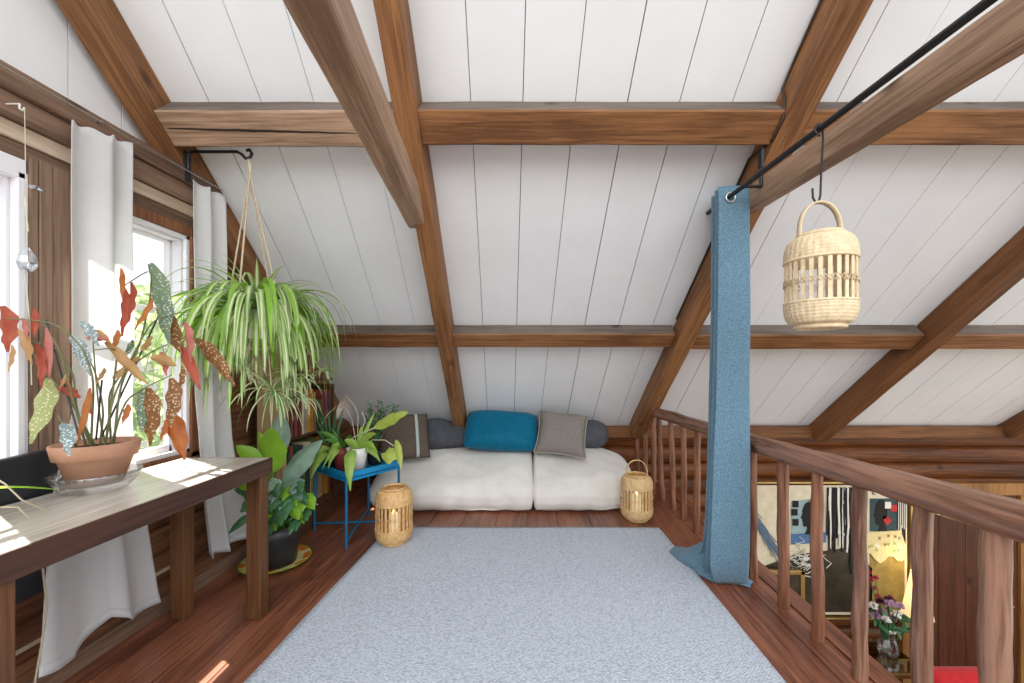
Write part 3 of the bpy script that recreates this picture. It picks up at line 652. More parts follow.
# ================================================================== BAMBOO LANTERNS
def lantern(name, label, loc, mt, r=0.13, hb=0.36, handle=True, tall=1.0, group=None):
    t = thing(name, label, 'lantern', loc, group)
    L0 = Vector(loc)
    def lb(): return MB()
    def woven(z0, z1, r0, r1, power):
        prof = []
        n = 20
        for i in range(n + 1):
            u = i / n; z = z0 + (z1 - z0) * u
            prof.append((r0 + (r1 - r0) * power(u), z))
        return prof
    def wv(i, j, a, z): return 0.0042 * abs(math.sin(a * 17)) + 0.0016 * math.sin(z * 520) + 0.0016 * math.sin(a * 26) * (1 if int(z * 240) % 2 else -1)
    # base band: from foot to full radius
    m1 = lb(); m1.lathe(woven(0.018, 0.28 * hb, r * 0.72, r, lambda u: math.sqrt(max(0, 1 - (1 - u) ** 2.4))), 104, L0, fn=wv)
    m1.lathe([(r * 0.02, 0.02), (r * 0.72, 0.02)], 40, L0); m1.build('woven_base', mt, t, solid=0.004)
    m2 = lb(); m2.lathe(woven(0.73 * hb, 0.985 * hb, r, r * 0.66, lambda u: 1 - math.sqrt(max(0, 1 - u ** 2.6))), 104, L0, fn=wv); m2.build('woven_shoulder', mt, t, solid=0.004)
    m3 = lb()
    for (rr, z, k) in ((r * 0.68, 0.009, 0.009), (r * 0.72, 0.02, 0.006)): m3.tube([L0 + Vector((rr * math.cos(2 * math.pi * i / 40), rr * math.sin(2 * math.pi * i / 40), z)) for i in range(41)], k, 8, False)
    m3.build('foot_ring', mt, t)
    m3 = lb(); m3.lathe([(r * 0.645, 0.985 * hb), (r * 0.70, 0.98 * hb), (r * 0.705, 1.02 * hb), (r * 0.645, 1.02 * hb), (r * 0.645, 0.985 * hb)], 48, L0); m3.build('top_rim', mt, t)
    m3 = lb()
    for z in (0.28 * hb, 0.73 * hb):
        m3 = lb(); m3.tube([L0 + Vector(((r + .003) * math.cos(2 * math.pi * i / 48), (r + .003) * math.sin(2 * math.pi * i / 48), z)) for i in range(49)], 0.005, 8, False); m3.build('band', mt, t)
    ns = 26; ms = lb()
    for i in range(ns):
        a = 2 * math.pi * i / ns; Mx = Matrix.Rotation(a, 3, 'Z')
        ms.box(L0 + Vector((r * math.cos(a), r * math.sin(a), 0.505 * hb)), (0.004, 0.0155 * r / .13, 0.46 * hb), Mx)
    ms.build('slats', mt, t)
    mz = lb(); pts = []
    for i in range(ns * 2 + 1):
        a = math.pi * i / ns; rr = r + 0.004
        pts.append(L0 + Vector((rr * math.cos(a), rr * math.sin(a), 0.5 * hb + 0.011 * (1 if i % 2 else -1))))
    mz.tube(pts, 0.0022, 5, False)
    pts2 = [L0 + Vector(((r + .004) * math.cos(math.pi * i / ns), (r + .004) * math.sin(math.pi * i / ns), 0.5 * hb + 0.011 * (-1 if i % 2 else 1))) for i in range(ns * 2 + 1)]
    mz.tube(pts2, 0.0022, 5, False)
    mz.build('lacing', mt, t)
    if handle:
        hh = lb(); rr = r * 0.70; top = 0.33 * hb * 1.0 * tall
        arc = []
        for i in range(25):
            a = math.pi * i / 24
            arc.append(L0 + Vector((rr * 0.98 * math.cos(a) * (1 + 0.12 * math.sin(a)), 0, 0.97 * hb + top * math.sin(a) ** 0.85)))
        vs = []
        for p in arc:
            vs += [p + Vector((0, -0.011, 0)), p + Vector((0, 0.011, 0))]
        hh.add(vs, [(2 * i, 2 * i + 1, 2 * i + 3, 2 * i + 2) for i in range(24)])
        hh.build('handle', mt, t, solid=0.006)
    return t
lantern('bamboo_lantern', 'pale bamboo lantern hanging from the black rod', (1.092, 1.507, 1.335), M['rattan'], 0.112, 0.35, True, 1.2)
lantern('bamboo_lantern', 'honey coloured bamboo lantern on the rug corner, by the blue stand', (-0.912, 2.685, 0.013), M['rattan_gold'], 0.116, 0.365, False)
lantern('bamboo_lantern', 'straw bamboo lantern with raised handle at the right end of the bed', (0.83, 3.115, 0.0), M['rattan_mid'], 0.118, 0.345, True, 1.1)
def candle(label, loc):
    t = thing('pillar_candle', label, 'candle', loc); c = Vector(loc)
    m = MB(); m.lathe([(0.001, 0), (0.033, 0), (0.034, 0.004), (0.034, 0.165), (0.030, 0.172), (0.001, 0.166)], 24, c); m.build('wax', M['wax'], t)
    m = MB(); m.tube([c + Vector((0, 0, 0.165)), c + Vector((0, 0, 0.18))], 0.0015, 5); m.build('wick', M['black_plastic'], t)
    m = MB(); m.lathe([(0.0005, 0.172), (0.006, 0.180), (0.007, 0.188), (0.003, 0.202), (0.0005, 0.212)], 12, c); m.build('flame', M['flame'], t)
candle('lit candle inside the honey coloured lantern on the rug', (-0.912, 2.685, 0.036))
candle('lit candle inside the straw lantern at the bed end', (0.83, 3.115, 0.024))
mb = MB()
mb.tube([(1.084, 1.495, 2.055), (1.070, 1.5, 2.075), (1.072, 1.503, 2.098), (1.087, 1.505, 2.106), (1.102, 1.507, 2.096), (1.104, 1.507, 2.05), (1.098, 1.507, 1.95), (1.094, 1.507, 1.84), (1.088, 1.507, 1.817), (1.075, 1.507, 1.814), (1.066, 1.507, 1.83), (1.064, 1.507, 1.865)], 0.0038, 8)
tag(mb.build('s_hook', M['black_metal']), 'long black wire hook carrying the hanging lantern', 'hook')

# ================================================================== BED AND CUSHIONS
def mattress(label, xa, xb, sd, endl, endr):
    mb = MB()
    W = xb - xa
    prof = [(3.90, 0.012), (3.60, 0.010), (3.34, 0.008), (3.255, 0.018), (3.228, 0.07), (3.225, 0.14), (3.255, 0.20), (3.315, 0.25), (3.42, 0.305), (3.55, 0.36), (3.68, 0.415), (3.80, 0.43), (3.90, 0.38), (3.93, 0.24), (3.925, 0.1), (3.90, 0.012)]
    def pp(v):
        k = v * (len(prof) - 1); i = min(int(k), len(prof) - 2); t = k - i
        return prof[i][0] + (prof[i + 1][0] - prof[i][0]) * t, prof[i][1] + (prof[i + 1][1] - prof[i][1]) * t
    def f(u, v):
        y, z = pp(v); X = xa + W * u
        e = min(u * W / endl, 1) if u < 0.5 else min((1 - u) * W / endr, 1)
        k = math.sqrt(max(0, 1 - (1 - e) ** 2))
        k = max(k, 0.0)
        y = 3.60 + (y - 3.60) * (0.80 + 0.20 * k); z = 0.16 + (z - 0.16) * (0.25 + 0.75 * k)
        nn = 0.030 * noise.noise(Vector((X * 2.6, y * 2.6, sd + z * 3))) + 0.014 * (0.4 - abs(noise.noise(Vector((X * 5 + y * 3, y * 6 + z * 6, sd)))))
        if z > 0.03: y += -nn; z += nn * 0.9
        # hanging folds near the front
        if z < 0.2 and y < 3.4: y += 0.006 * math.sin(X * 31 + sd + 2 * noise.noise(Vector((X * 3, 0, sd))))
        return Vector((X, y, max(z, 0.006)))
    mb.grid(f, 64, 60)
    # end caps
    for u in (0, 1):
        ring = [f(u, j / 60) for j in range(61)]; c = sum(ring, Vector()) / 61
        mb.add(ring + [c], [(j, j + 1, 61) if u else (j + 1, j, 61) for j in range(60)])
    o = mb.build('floor_mattress', M['bedcloth']); tag(o, label, 'mattress')
    return o
mattress('cream covered floor mattress on the left, beside the blue stand', -1.33, 0.035, 1.0, 0.16, 0.035)
mattress('shorter cream covered floor mattress on the right, beside the handled lantern', 0.022, 0.92, 5.0, 0.035, 0.40)

def pillow(name, label, c, w, h, t, rot, m, sd=0, pinch=0.05, lump=0.008, cr=0.0):
    mb = MB(); Rm = Euler([R(a) for a in rot]).to_matrix(); c = Vector(c)
    for side in (1, -1):
        def f(u, v):
            a, b = u * 2 - 1, v * 2 - 1
            x = w / 2 * a * (1 - pinch * (1 - b * b) * abs(a)) * (1 - cr * abs(b) ** 3); y = h / 2 * b * (1 - pinch * (1 - a * a) * abs(b)) * (1 - cr * abs(a) ** 3)
            th = t / 2 * (max(0, (1 - a ** 4)) * max(0, (1 - b ** 4))) ** 0.55
            z = side * th + lump * noise.noise(Vector((x * 6, y * 6, sd + side)))* (1 if th > 0.001 else 0)
            q = Rm @ Vector((x, y, z)); return c + q
        if side == 1: mb.grid(f, 32, 28)
        else: mb.grid(lambda u, v: f(1 - u, v), 32, 28)
    o = mb.build(name, m, weld=True)
    if label: tag(o, label, 'cushion')
    return o, c, Rm
pillow('throw_pillow', 'teal velvet pillow leaning in the middle of the bed', (-0.262, 3.66, 0.60), 0.67, 0.40, 0.22, (46, 3, 0), M['teal'], 1, 0.0, 0.014, 0.055)
tp, c, Rm = pillow('throw_pillow', 'taupe linen square pillow right of the teal pillow', (0.285, 3.585, 0.585), 0.44, 0.42, 0.18, (54, 6, -5), M['taupe'], 3, 0.08)
mb = MB(); pts = []
for (a0, b0, a1, b1) in ((-1, -1, 1, -1), (1, -1, 1, 1), (1, 1, -1, 1), (-1, 1, -1, -1)):
    for i in range(10):
        a = a0 + (a1 - a0) * i / 10; b = b0 + (b1 - b0) * i / 10
        pts.append(c + Rm @ Vector((0.225 * a * (1 - 0.08 * (1 - b * b) * abs(a)), 0.21 * b * (1 - 0.08 * (1 - a * a) * abs(b)), 0)))
pts.append(pts[0]); mb.tube(pts, 0.0055, 6, False); mb.build('piping', M['taupe_edge'], tp)
pillow('bolster_cushion', 'crumpled charcoal cushion left of the teal pillow', (-0.82, 3.77, 0.545), 0.52, 0.28, 0.22, (40, 0, 3), M['charcoal'], 6, 0.0, 0.06, 0.2)
pillow('bolster_cushion', 'smooth charcoal cushion peeking out behind the taupe pillow', (0.52, 3.79, 0.545), 0.44, 0.27, 0.22, (45, 0, 0), M['charcoal'], 9, 0.0, 0.006, 0.2)
bp_, c, Rm = pillow('throw_pillow', 'brown cushion with a pale green stripe behind the blue stand', (-1.10, 3.50, 0.575), 0.42, 0.42, 0.15, (58, 0, 22), M['brown_cloth'], 12, 0.03)
mb = MB()
def strp(u, v):
    b = v * 2 - 1; a = 0.42 + 0.12 * u
    th = 0.075 * (max(0, (1 - a ** 4)) * max(0, (1 - (b * .98) ** 4))) ** 0.55
    return c + Rm @ Vector((0.21 * a, 0.21 * b * .98, th + 0.007))
mb.grid(strp, 4, 24); mb.build('stripe', M['stripe'], bp_, solid=0.004)

# ================================================================== BOOKSHELF AND BOOKS
bs = thing('bookshelf', 'low wooden bookshelf under the roof behind the spider plant', 'bookshelf', (-1.69, 2.9, 0))
XB, XF, YN, YF = -1.76, -1.585, 2.58, 3.24
mshelf = wood('shelf_wood', (0.07, 0.03, 0.014), (0.13, 0.06, 0.03), 1, 0.5, knots=False)
mpanel = wood('shelf_panel_wood', (0.48, 0.29, 0.16), (0.60, 0.39, 0.235), 2, 0.5, knots=False)
mb = MB(); mb.bb((XB, YN, 0.0), (XF, YN + 0.025, 1.42)); mb.build('side_panel', mpanel, bs, bevel=0.002)
mb = MB(); mb.poly([(XB, YF - .025, 0), (XF, YF - .025, 0), (XF, YF - .025, 1.05), (XB, YF - .025, 1.05)], 0.025, (0, 1, 0)); mb.build('side_panel', mshelf, bs)
for z in (0.20, 0.715, 1.10):
    mb = MB(); mb.bb((XB, YN + .026, z - 0.022), (XF, YF - .026, z)); mb.build('shelf', mshelf, bs, bevel=0.002)
mb = MB(); mb.bb((XB - 0.008, YN, 0.0), (XB - 0.001, YF, 1.05)); mb.build('back_panel', mshelf, bs)
mb = MB(); mb.bb((XF - 0.02, YN + .026, 0.0), (XF - .005, YF - .026, 0.176)); mb.build('plinth', mshelf, bs)
cols = {'dark teal': (0.02, 0.07, 0.08), 'charcoal': (0.03, 0.03, 0.035), 'rust red': (0.22, 0.05, 0.03), 'olive green': (0.12, 0.13, 0.04), 'mustard': (0.42, 0.24, 0.03), 'cream': (0.55, 0.47, 0.33), 'navy': (0.02, 0.03, 0.09), 'maroon': (0.13, 0.02, 0.025), 'dark green': (0.02, 0.07, 0.035), 'grey': (0.25, 0.24, 0.23), 'brown': (0.12, 0.06, 0.03), 'orange': (0.5, 0.15, 0.03)}
bm = {k: mat('book_cover_' + k.replace(' ', '_'), v, 0.5, 0, 0.4, tuple(min(1, q * 1.3 + 0.01) for q in v), 20) for k, v in cols.items()}
mpage = mat('book_pages', (0.62, 0.55, 0.42), 0.9, col2=(0.68, 0.61, 0.48), nscale=90)
ordn = ['first', 'second', 'third', 'fourth', 'fifth', 'sixth', 'seventh', 'eighth', 'ninth', 'tenth', 'eleventh', 'twelfth', 'thirteenth', 'fourteenth', 'fifteenth', 'sixteenth', 'seventeenth', 'eighteenth', 'nineteenth', 'twentieth', 'twenty-first', 'twenty-second', 'twenty-third', 'twenty-fourth', 'twenty-fifth', 'twenty-sixth', 'twenty-seventh', 'twenty-eighth']
def book(name_shelf, group, z, hmin, hmax, seq, ystart, yend):
    y = ystart; i = 0
    while y < yend and i < len(ordn):
        cn = seq[i % len(seq)]; th = random.uniform(0.016, 0.034); hh = random.uniform(hmin, hmax); dp = random.uniform(0.12, 0.15)
        if y + th > yend: break
        x1 = XF - random.uniform(0.0, 0.02); x0 = x1 - dp
        t = thing('book', '%s book, %s from the window end of the %s' % (cn, ordn[i], name_shelf), 'book', (x1 - dp / 2, y + th / 2, z), group)
        m = MB(); m.bb((x0, y, z), (x1, y + 0.003, z + hh)); m.bb((x0, y + th - 0.003, z), (x1, y + th, z + hh)); m.bb((x1 - 0.003, y, z), (x1, y + th, z + hh))
        m.build('cover', bm[cn], t, bevel=0.001)
        m = MB(); m.bb((x0 + .003, y + 0.0032, z + 0.003), (x1 - 0.0035, y + th - 0.0032, z + hh - 0.004)); m.build('pages', mpage, t)
        y += th + 0.0015; i += 1
s1 = ['charcoal', 'dark teal', 'rust red', 'maroon', 'dark green', 'charcoal', 'navy', 'brown', 'olive green', 'dark green', 'cream', 'mustard', 'brown', 'olive green', 'grey', 'mustard', 'orange', 'maroon', 'mustard', 'cream', 'rust red', 'brown', 'cream']
s2 = ['brown', 'maroon', 'rust red', 'navy', 'rust red', 'maroon', 'cream', 'grey', 'cream', 'mustard', 'orange', 'olive green', 'mustard', 'charcoal', 'brown']
book('long middle shelf', 'books on the middle shelf', 0.20, 0.36, 0.46, s1, YN + 0.03, YF - 0.03)
book('upper shelf', 'books on the upper shelf', 0.715, 0.22, 0.31, s2, YN + 0.03, YF - 0.03)

# ================================================================== BLUE PLANT STAND
st = thing('plant_stand', 'bright blue metal plant stand with a tray top', 'plant stand', (-1.26, 2.91, 0))
cB = Vector((-1.265, 2.905, 0)); hs = 0.30
ang = R(48)
cor = [cB + Vector((hs * math.cos(a), hs * math.sin(a), 0)) for a in (math.pi * 1.5 + 0.22, 0.16, math.pi * 0.5 + 0.1, math.pi - 0.0)]
zt = 0.455
for p in cor:
    m = MB(); m.tube([p + Vector((0, 0, 0.0)), p + Vector((0, 0, zt))], 0.0095, 8); m.build('leg', M['blue_paint_dark'], st)
for (a, b) in ((0, 2), (1, 3)):
    m = MB(); m.tube([cor[a] + Vector((0, 0, 0.05)), cor[b] + Vector((0, 0, 0.05))], 0.008, 8); m.build('cross_bar', M['blue_paint_dark'], st)
m = MB(); 
out = [cB + (p - cB) * 1.04 for p in cor]; inn = [cB + (p - cB) * 0.985 for p in cor]
m.poly([p + Vector((0, 0, zt - 0.005)) for p in out], 0.012, (0, 0, 1)); m.build('tray', M['blue_paint_dark'], st)
m = MB()
for i in range(4):
    a, b, c_, d = out[i], out[(i + 1) % 4], inn[(i + 1) % 4], inn[i]
    m.add([a + Vector((0, 0, zt - .02)), b + Vector((0, 0, zt - .02)), c_ + Vector((0, 0, zt - .02)), d + Vector((0, 0, zt - .02)), a + Vector((0, 0, zt + .04)), b + Vector((0, 0, zt + .04)), c_ + Vector((0, 0, zt + .04)), d + Vector((0, 0, zt + .04))],
          [(0, 1, 5, 4), (2, 3, 7, 6), (4, 5, 6, 7), (0, 3, 2, 1)], 0, False)
m.build('tray_rim', M['blue_paint'], st, bevel=0.003)

def pot_prof(r0, r1, h, lip=0.0, t=0.008):
    p = [(0.001, 0.0), (r0, 0.0), (r0 + (r1 - r0) * 0.7, h * 0.7)]
    if lip: p += [(r0 + (r1 - r0) * 0.72, h * 0.72), (r1 + lip, h * 0.72), (r1 + lip * 1.3, h), (r1 - t, h)]
    else: p += [(r1, h), (r1 - t, h)]
    p += [(r0 + (r1 - r0) * 0.75 - t, h * 0.85), (0.001, h * 0.85)]
    return p
def plant(name, label, loc, prof, pm, soil_r, soil_z, cat='plant', group=None, pn='pot'):
    t = thing(name, label, cat, loc, group); c = Vector(loc)
    m = MB(); m.lathe(prof, 40, c); m.build(pn, pm, t)
    m = MB(); m.lathe([(0.001, soil_z + 0.006), (soil_r * 0.6, soil_z + 0.004), (soil_r, soil_z)], 24, c, fn=lambda i, j, a, z: 0.0); m.build('soil', M['soil'], t)
    return t
TZ = zt + 0.0075
def lf(t, name, specs, mts):
    m = MB()
    for s in specs: m.leaf(*s[:3], **s[3])
    return m.build(name, mts, t)
# white pot with drooping fern-cactus like leaves
t = plant('potted_orchid', 'white pot on the blue stand with long yellowing drooping leaves', (-1.20, 2.78, TZ), pot_prof(0.05, 0.07, 0.165), M['white_ceramic'], 0.058, 0.142)
c = Vector((-1.20, 2.78, TZ + 0.145))
lf(t, 'long_leaf', [(c + Vector((-.02, -.03, .02)), at(350, 491, 2.56), 0.075, dict(sag=(0.0, -0.06, 0.14), wav=0.1, face=(0.2, -1, 0.3)))], M['lf_lime'])
lf(t, 'foliage', [(c, at(345, 440, 2.72), 0.055, dict(sag=0.25, wav=.06)), (c, at(380, 462, 2.7), 0.055, dict(sag=(0, 0, .10), wav=.08)), (c + Vector((0, 0, .03)), at(376, 434, 2.66), 0.05, dict(sag=0.2)),
                  (c, at(362, 425, 2.8), 0.035, dict(sag=.2)), (c, at(375, 412, 2.85), 0.03, dict(sag=.1)), (c, at(377, 452, 2.68), 0.05, dict(sag=(0, 0, .10), wav=.1))], M['lf_lime'])
lf(t, 'broad_leaf', [(at(374, 428, 2.78), at(408, 412, 2.72), 0.085, dict(sag=0.08, wav=.1, face=(0, -1, .5))), (at(392, 448, 2.74), at(388, 464, 2.66), 0.14, dict(sag=.2, wav=.1)), (at(396, 440, 2.75), at(401, 470, 2.66), 0.05, dict(sag=.1, wav=.1))], M['lf_yellow'])
m = MB(); m.tube([c, at(352, 438, 2.78), at(365, 432, 2.78), at(376, 427, 2.78)], 0.004, 6); m.tube([c, at(372, 440, 2.76), at(385, 440, 2.74), at(394, 446, 2.74)], 0.003, 6); m.tube([c, at(352, 420, 2.85), at(346, 408, 2.9), at(336, 407, 2.9), at(328, 414, 2.9), at(322, 424, 2.9)], 0.003, 6); m.tube([c, at(358, 415, 2.88), at(354, 405, 2.9), at(345, 395, 2.92)], 0.0025, 6)
m.tube([c, at(365, 420, 2.85), at(362, 412, 2.85)], 0.003, 6); m.build('stems', M['stem_pale'], t)
# red pot
t = plant('potted_succulent', 'small brick red pot left of the white pot on the stand', (-1.33, 2.83, TZ), pot_prof(0.042, 0.056, 0.155), M['red_ceramic'], 0.046, 0.134)
c = Vector((-1.33, 2.83, TZ + 0.137))
lf(t, 'foliage', [(c, at(318, 432, 2.8), 0.04, dict(sag=.3)), (c, at(352, 436, 2.75), 0.035, dict(sag=.3)), (c, at(337, 436, 2.7), 0.035, dict(sag=.2)), (c, at(325, 440, 2.75), 0.03, dict(sag=.3)), (c, at(345, 445, 2.72), 0.03, dict(sag=.2)), (c, at(331, 428, 2.85), .03, dict(sag=.1))], M['lf_green'])
lf(t, 'trailing_leaf', [(c, at(328, 468, 2.70), 0.075, dict(sag=(0, 0, .15), wav=.08)), (c, at(322, 470, 2.68), 0.03, dict(sag=(0, 0, .12)))], M['lf_lime'])
# dark pot behind with bushy jade plant
t = plant('potted_jade', 'bushy dark green plant in a black pot at the back of the stand', (-1.16, 2.99, TZ), pot_prof(0.045, 0.062, 0.10), M['black_plastic'], 0.052, 0.085)
c = Vector((-1.16, 2.99, TZ + 0.085)); m = MB(); ms = MB()
for i in range(26):
    tip = at(random.uniform(366, 388), random.uniform(402, 440), random.uniform(2.9, 3.05)); 
    if i < 5: tip = at(random.uniform(392, 398), random.uniform(405, 416), 2.98)
    ms.tube([c, c.lerp(tip, 0.5) + Vector((0, 0, 0.03)), tip], 0.0025, 5)
    for k in range(11):
        b = c.lerp(tip, 0.4 + 0.6 * k / 10) + Vector((0, 0, 0.03 * (1 - k / 10)))
        d = Vector((random.uniform(-1, 1), random.uniform(-1, .4), random.uniform(0, 1))).normalized()
        m.leaf(b, b + d * random.uniform(.02, .035), .014, n=3, sag=.1)
ms.build('stems', M['stem_brown'], t); m.build('foliage', M['lf_deep'], t)
# small black nursery pot
t = plant('potted_fern', 'black nursery pot with dark green sprigs at the left corner of the blue stand', (-1.45, 2.91, TZ), pot_prof(0.042, 0.055, 0.09), M['black_plastic'], 0.046, 0.076)
c = Vector((-1.45, 2.91, TZ + 0.08)); m = MB()
for i in range(16):
    tip = at(random.uniform(315, 345), random.uniform(405, 440), random.uniform(2.85, 3.0)); m.leaf(c.lerp(tip, .3), tip, .02, sag=.2, n=5)
m.build('foliage', M['lf_deep'], t)
lf(t, 'trailing_leaf', [(c + Vector((0, 0, .02)), at(311, 478, 2.66), 0.085, dict(sag=(0, 0, .16), wav=.06)), (c, at(316, 450, 2.8), 0.03, dict(sag=.2))], M['lf_lime'])

# ================================================================== PEACE LILY ON PLATE
pl = thing('fruit_plate', 'plate painted with fruit under the black pot', 'plate', (-1.53, 2.41, 0))
c = Vector((-1.53, 2.41, 0))
mpl = spotted('painted_fruit_glaze', (0.55, 0.55, 0.16), (0.66, 0.58, 0.30), (0.58, 0.14, 0.02), 13, 0.46, 0)
m = MB(); m.lathe([(0.001, 0.004), (0.10, 0.004), (0.115, 0.008), (0.185, 0.030), (0.188, 0.034), (0.183, 0.034), (0.112, 0.014), (0.001, 0.012)], 48, c); m.build('dish', mpl, pl)
m = MB(); m.lathe([(0.183, 0.0335), (0.188, 0.0375), (0.190, 0.0335)], 48, c); m.build('rim_glaze', M['lf_bright'], pl)
PZ = 0.0145
t = plant('peace_lily', 'leafy peace lily in a black plastic pot on a painted plate', (-1.53, 2.41, PZ), pot_prof(0.108, 0.138, 0.235), M['black_plastic'], 0.118, 0.205)
c = Vector((-1.53, 2.41, PZ + 0.205))
stems = MB(); A = MB(); B = MB(); G = MB(); D = MB()
def L_(mbx, px, py, qx, qy, Ya, Yb, w, sag=0.1, face=(0, -1, .3), wav=0.04, root=True):
    Ya += .05; Yb += .05; b, tp = at(px, py, Ya), at(qx, qy, Yb); mbx.leaf(b, tp, w, sag=sag, face=face, wav=wav, n=10)
    if root:
        r0 = c + Vector((random.uniform(-.06, .06), random.uniform(-.06, .06), 0)); stems.tube([r0, r0.lerp(b, .5) + Vector((0, 0, .06)), b], 0.005, 6)
L_(A, 268, 474, 271, 428, 2.28, 2.22, .17, 0.1); L_(A, 260, 470, 236, 446, 2.24, 2.2, .10, .15); L_(A, 272, 470, 258, 432, 2.3, 2.3, .09)
L_(G, 276, 455, 282, 412, 2.36, 2.44, .13, 0.0, (0.6, -1, 0)); L_(G, 284, 482, 322, 440, 2.3, 2.36, .13, (-.02, 0, .03), (.3, -.8, .8)); L_(G, 276, 500, 305, 481, 2.26, 2.28, .10, (-.02, 0, .06), (.2, -.8, .8)); L_(G, 290, 520, 318, 505, 2.2, 2.25, .035, (0, 0, .08))
L_(A, 256, 490, 236, 478, 2.2, 2.15, .10, .1); L_(D, 254, 490, 234, 490, 2.2, 2.2, .09, .1); L_(D, 256, 500, 240, 512, 2.15, 2.12, .09, .15); L_(D, 250, 515, 228, 534, 2.14, 2.1, .045, .12)
L_(G, 286, 492, 302, 500, 2.2, 2.14, .11, .15); L_(D, 280, 498, 284, 520, 2.16, 2.1, .12, .15); L_(A, 290, 502, 298, 520, 2.16, 2.12, .09, .15); L_(D, 272, 496, 270, 512, 2.16, 2.1, .11, .2); L_(G, 274, 478, 268, 492, 2.2, 2.14, .10, .2)
L_(D, 288, 505, 300, 512, 2.2, 2.14, .09, .15); L_(D, 276, 508, 280, 526, 2.14, 2.08, .09, .15); L_(A, 294, 512, 304, 524, 2.2, 2.16, .05, .2); L_(D, 264, 505, 258, 520, 2.16, 2.1, .08, .2)
for i in range(22):
    px, py = random.uniform(268, 306), random.uniform(486, 524); q = random.choice([A, D, D, G])
    L_(q, px, py, px + random.uniform(-10, 12), py + random.uniform(4, 16), 2.18, 2.12, random.uniform(.045, .08), .2, wav=.07, root=i % 3 == 0)
for i in range(24):
    r0 = c + Vector((random.uniform(-.09, .09), random.uniform(-.09, .05), 0)); stems.tube([r0, r0 + Vector((random.uniform(-.03, .03), -.01, random.uniform(.12, .26)))], 0.004, 5)
stems.build('stalks', M['lf_green'], t); A.build('bright_leaves', M['lf_bright'], t); G.build('silvery_leaves', M['lf_grey'], t); D.build('deep_leaves', M['lf_deep'], t)

# ================================================================== SPIDER PLANT IN HANGER
br = thing('wall_bracket', 'black iron plant bracket under the pale purlin', 'bracket', (-1.74, 2.05, 2.25))
m = MB(); m.tube([(-1.752, 2.05, 2.20), (-1.752, 2.05, 2.283), (-1.73, 2.05, 2.293), (-1.50, 2.05, 2.293), (-1.475, 2.05, 2.278), (-1.458, 2.05, 2.258), (-1.435, 2.05, 2.263), (-1.425, 2.05, 2.283), (-1.437, 2.05, 2.303), (-1.453, 2.05, 2.298)], 0.0075, 8); m.build('arm', M['black_metal'], br)
m = MB(); m.box((-1.756, 2.05, 2.215), (0.012, 0.03, 0.15)); m.build('mounting_plate', M['black_metal'], br)
sp = Vector((-1.405, 2.06, 1.335))
hg = thing('macrame_hanger', 'jute macrame hanger tied to the iron bracket', 'plant hanger', (-1.44, 2.05, 2.28))
ktop = Vector((-1.442, 2.05, 2.245)); kn = Vector((-1.437, 2.052, 2.18))
m = MB(); m.tube([ktop + Vector((.008 * math.cos(a), 0, .012 * math.sin(a))) for a in [i * math.pi / 6 for i in range(13)]], 0.003, 5, False)
m.tube([ktop + Vector((0, 0, -.01)), ktop.lerp(kn, .4) + Vector((.006, 0, 0)), kn], [0.005, 0.011, 0.007], 8, jit=.3); m.build('knot', M['twine'], hg)
for (dx, dy) in ((-.135, -.03), (.138, -.02), (0.02, .11), (-.01, -.125)):
    p1 = sp + Vector((dx, dy, 0.13)); p2 = sp + Vector((dx * .8, dy * .8, -0.02)); p3 = sp + Vector((0, 0, -0.06))
    m = MB(); m.tube([kn, kn.lerp(p1, .5), p1, p2, p3], 0.0045, 6, jit=.2); m.build('cord', M['twine'], hg)
m = MB()
for i in range(22):
    a = random.uniform(0, 6.28); q = sp + Vector((0, 0, -0.055)); m.tube([q, q + Vector((.018 * math.cos(a), .018 * math.sin(a), -.07)), q + Vector((.028 * math.cos(a), .028 * math.sin(a), -random.uniform(.13, .19)))], 0.0025, 4)
m.build('tassel', mat('blush_cotton', (0.62, 0.42, 0.33), 0.9, col2=(0.70, 0.52, 0.42), nscale=80), hg)
t = plant('spider_plant', 'big variegated spider plant hanging in front of the window curtain', tuple(sp), pot_prof(0.075, 0.105, 0.14), M['white_ceramic'], 0.092, 0.12)
crown = sp + Vector((0, 0, 0.125))
m = MB(); sr = random.Random(11)
def strap(m, b, dirv, L, w, droop, mi):
    """arching strap leaf: goes out along dirv and falls under its own weight"""
    n = 12; p = Vector(b); d = Vector(dirv).normalized(); pts = [p.copy()]; st_ = L / n
    for i in range(n):
        d = (d + Vector((0, 0, -droop * (0.35 + i / n)))).normalized(); p = p + d * st_; 
        if p.x < -1.72: p.x = -1.72 + sr.uniform(0, .01); d.x = abs(d.x) * .1
        pts.append(p.copy())
    vs = []
    for i, p in enumerate(pts):
        q = i / n; tn = (pts[min(i + 1, n)] - pts[max(i - 1, 0)]).normalized(); sd = tn.cross(Vector((0, 0, 1)))
        if sd.length < 0.1: sd = tn.cross(Vector((dirv[1], -dirv[0], 0.01)).cross(Vector((0, 0, 1))))
        if sd.length < 1e-3: sd = Vector((1, 0, 0))
        sd.normalize(); up = sd.cross(tn)
        k = w / 2 * min(1, .5 + q * 3) * (1 - q ** 3) + 0.0006
        for e in (-1, -.45, .45, 1): vs.append(p + sd * k * e + up * (abs(e) * k * .5))
    b0 = len(m.v); m.v += vs
    for i in range(n):
        for cI in range(3):
            a = b0 + i * 4 + cI; m.f.append([a, a + 1, a + 5, a + 4]); m.smooth.append(True); m.m.append(mi[1] if cI == 1 else mi[0])
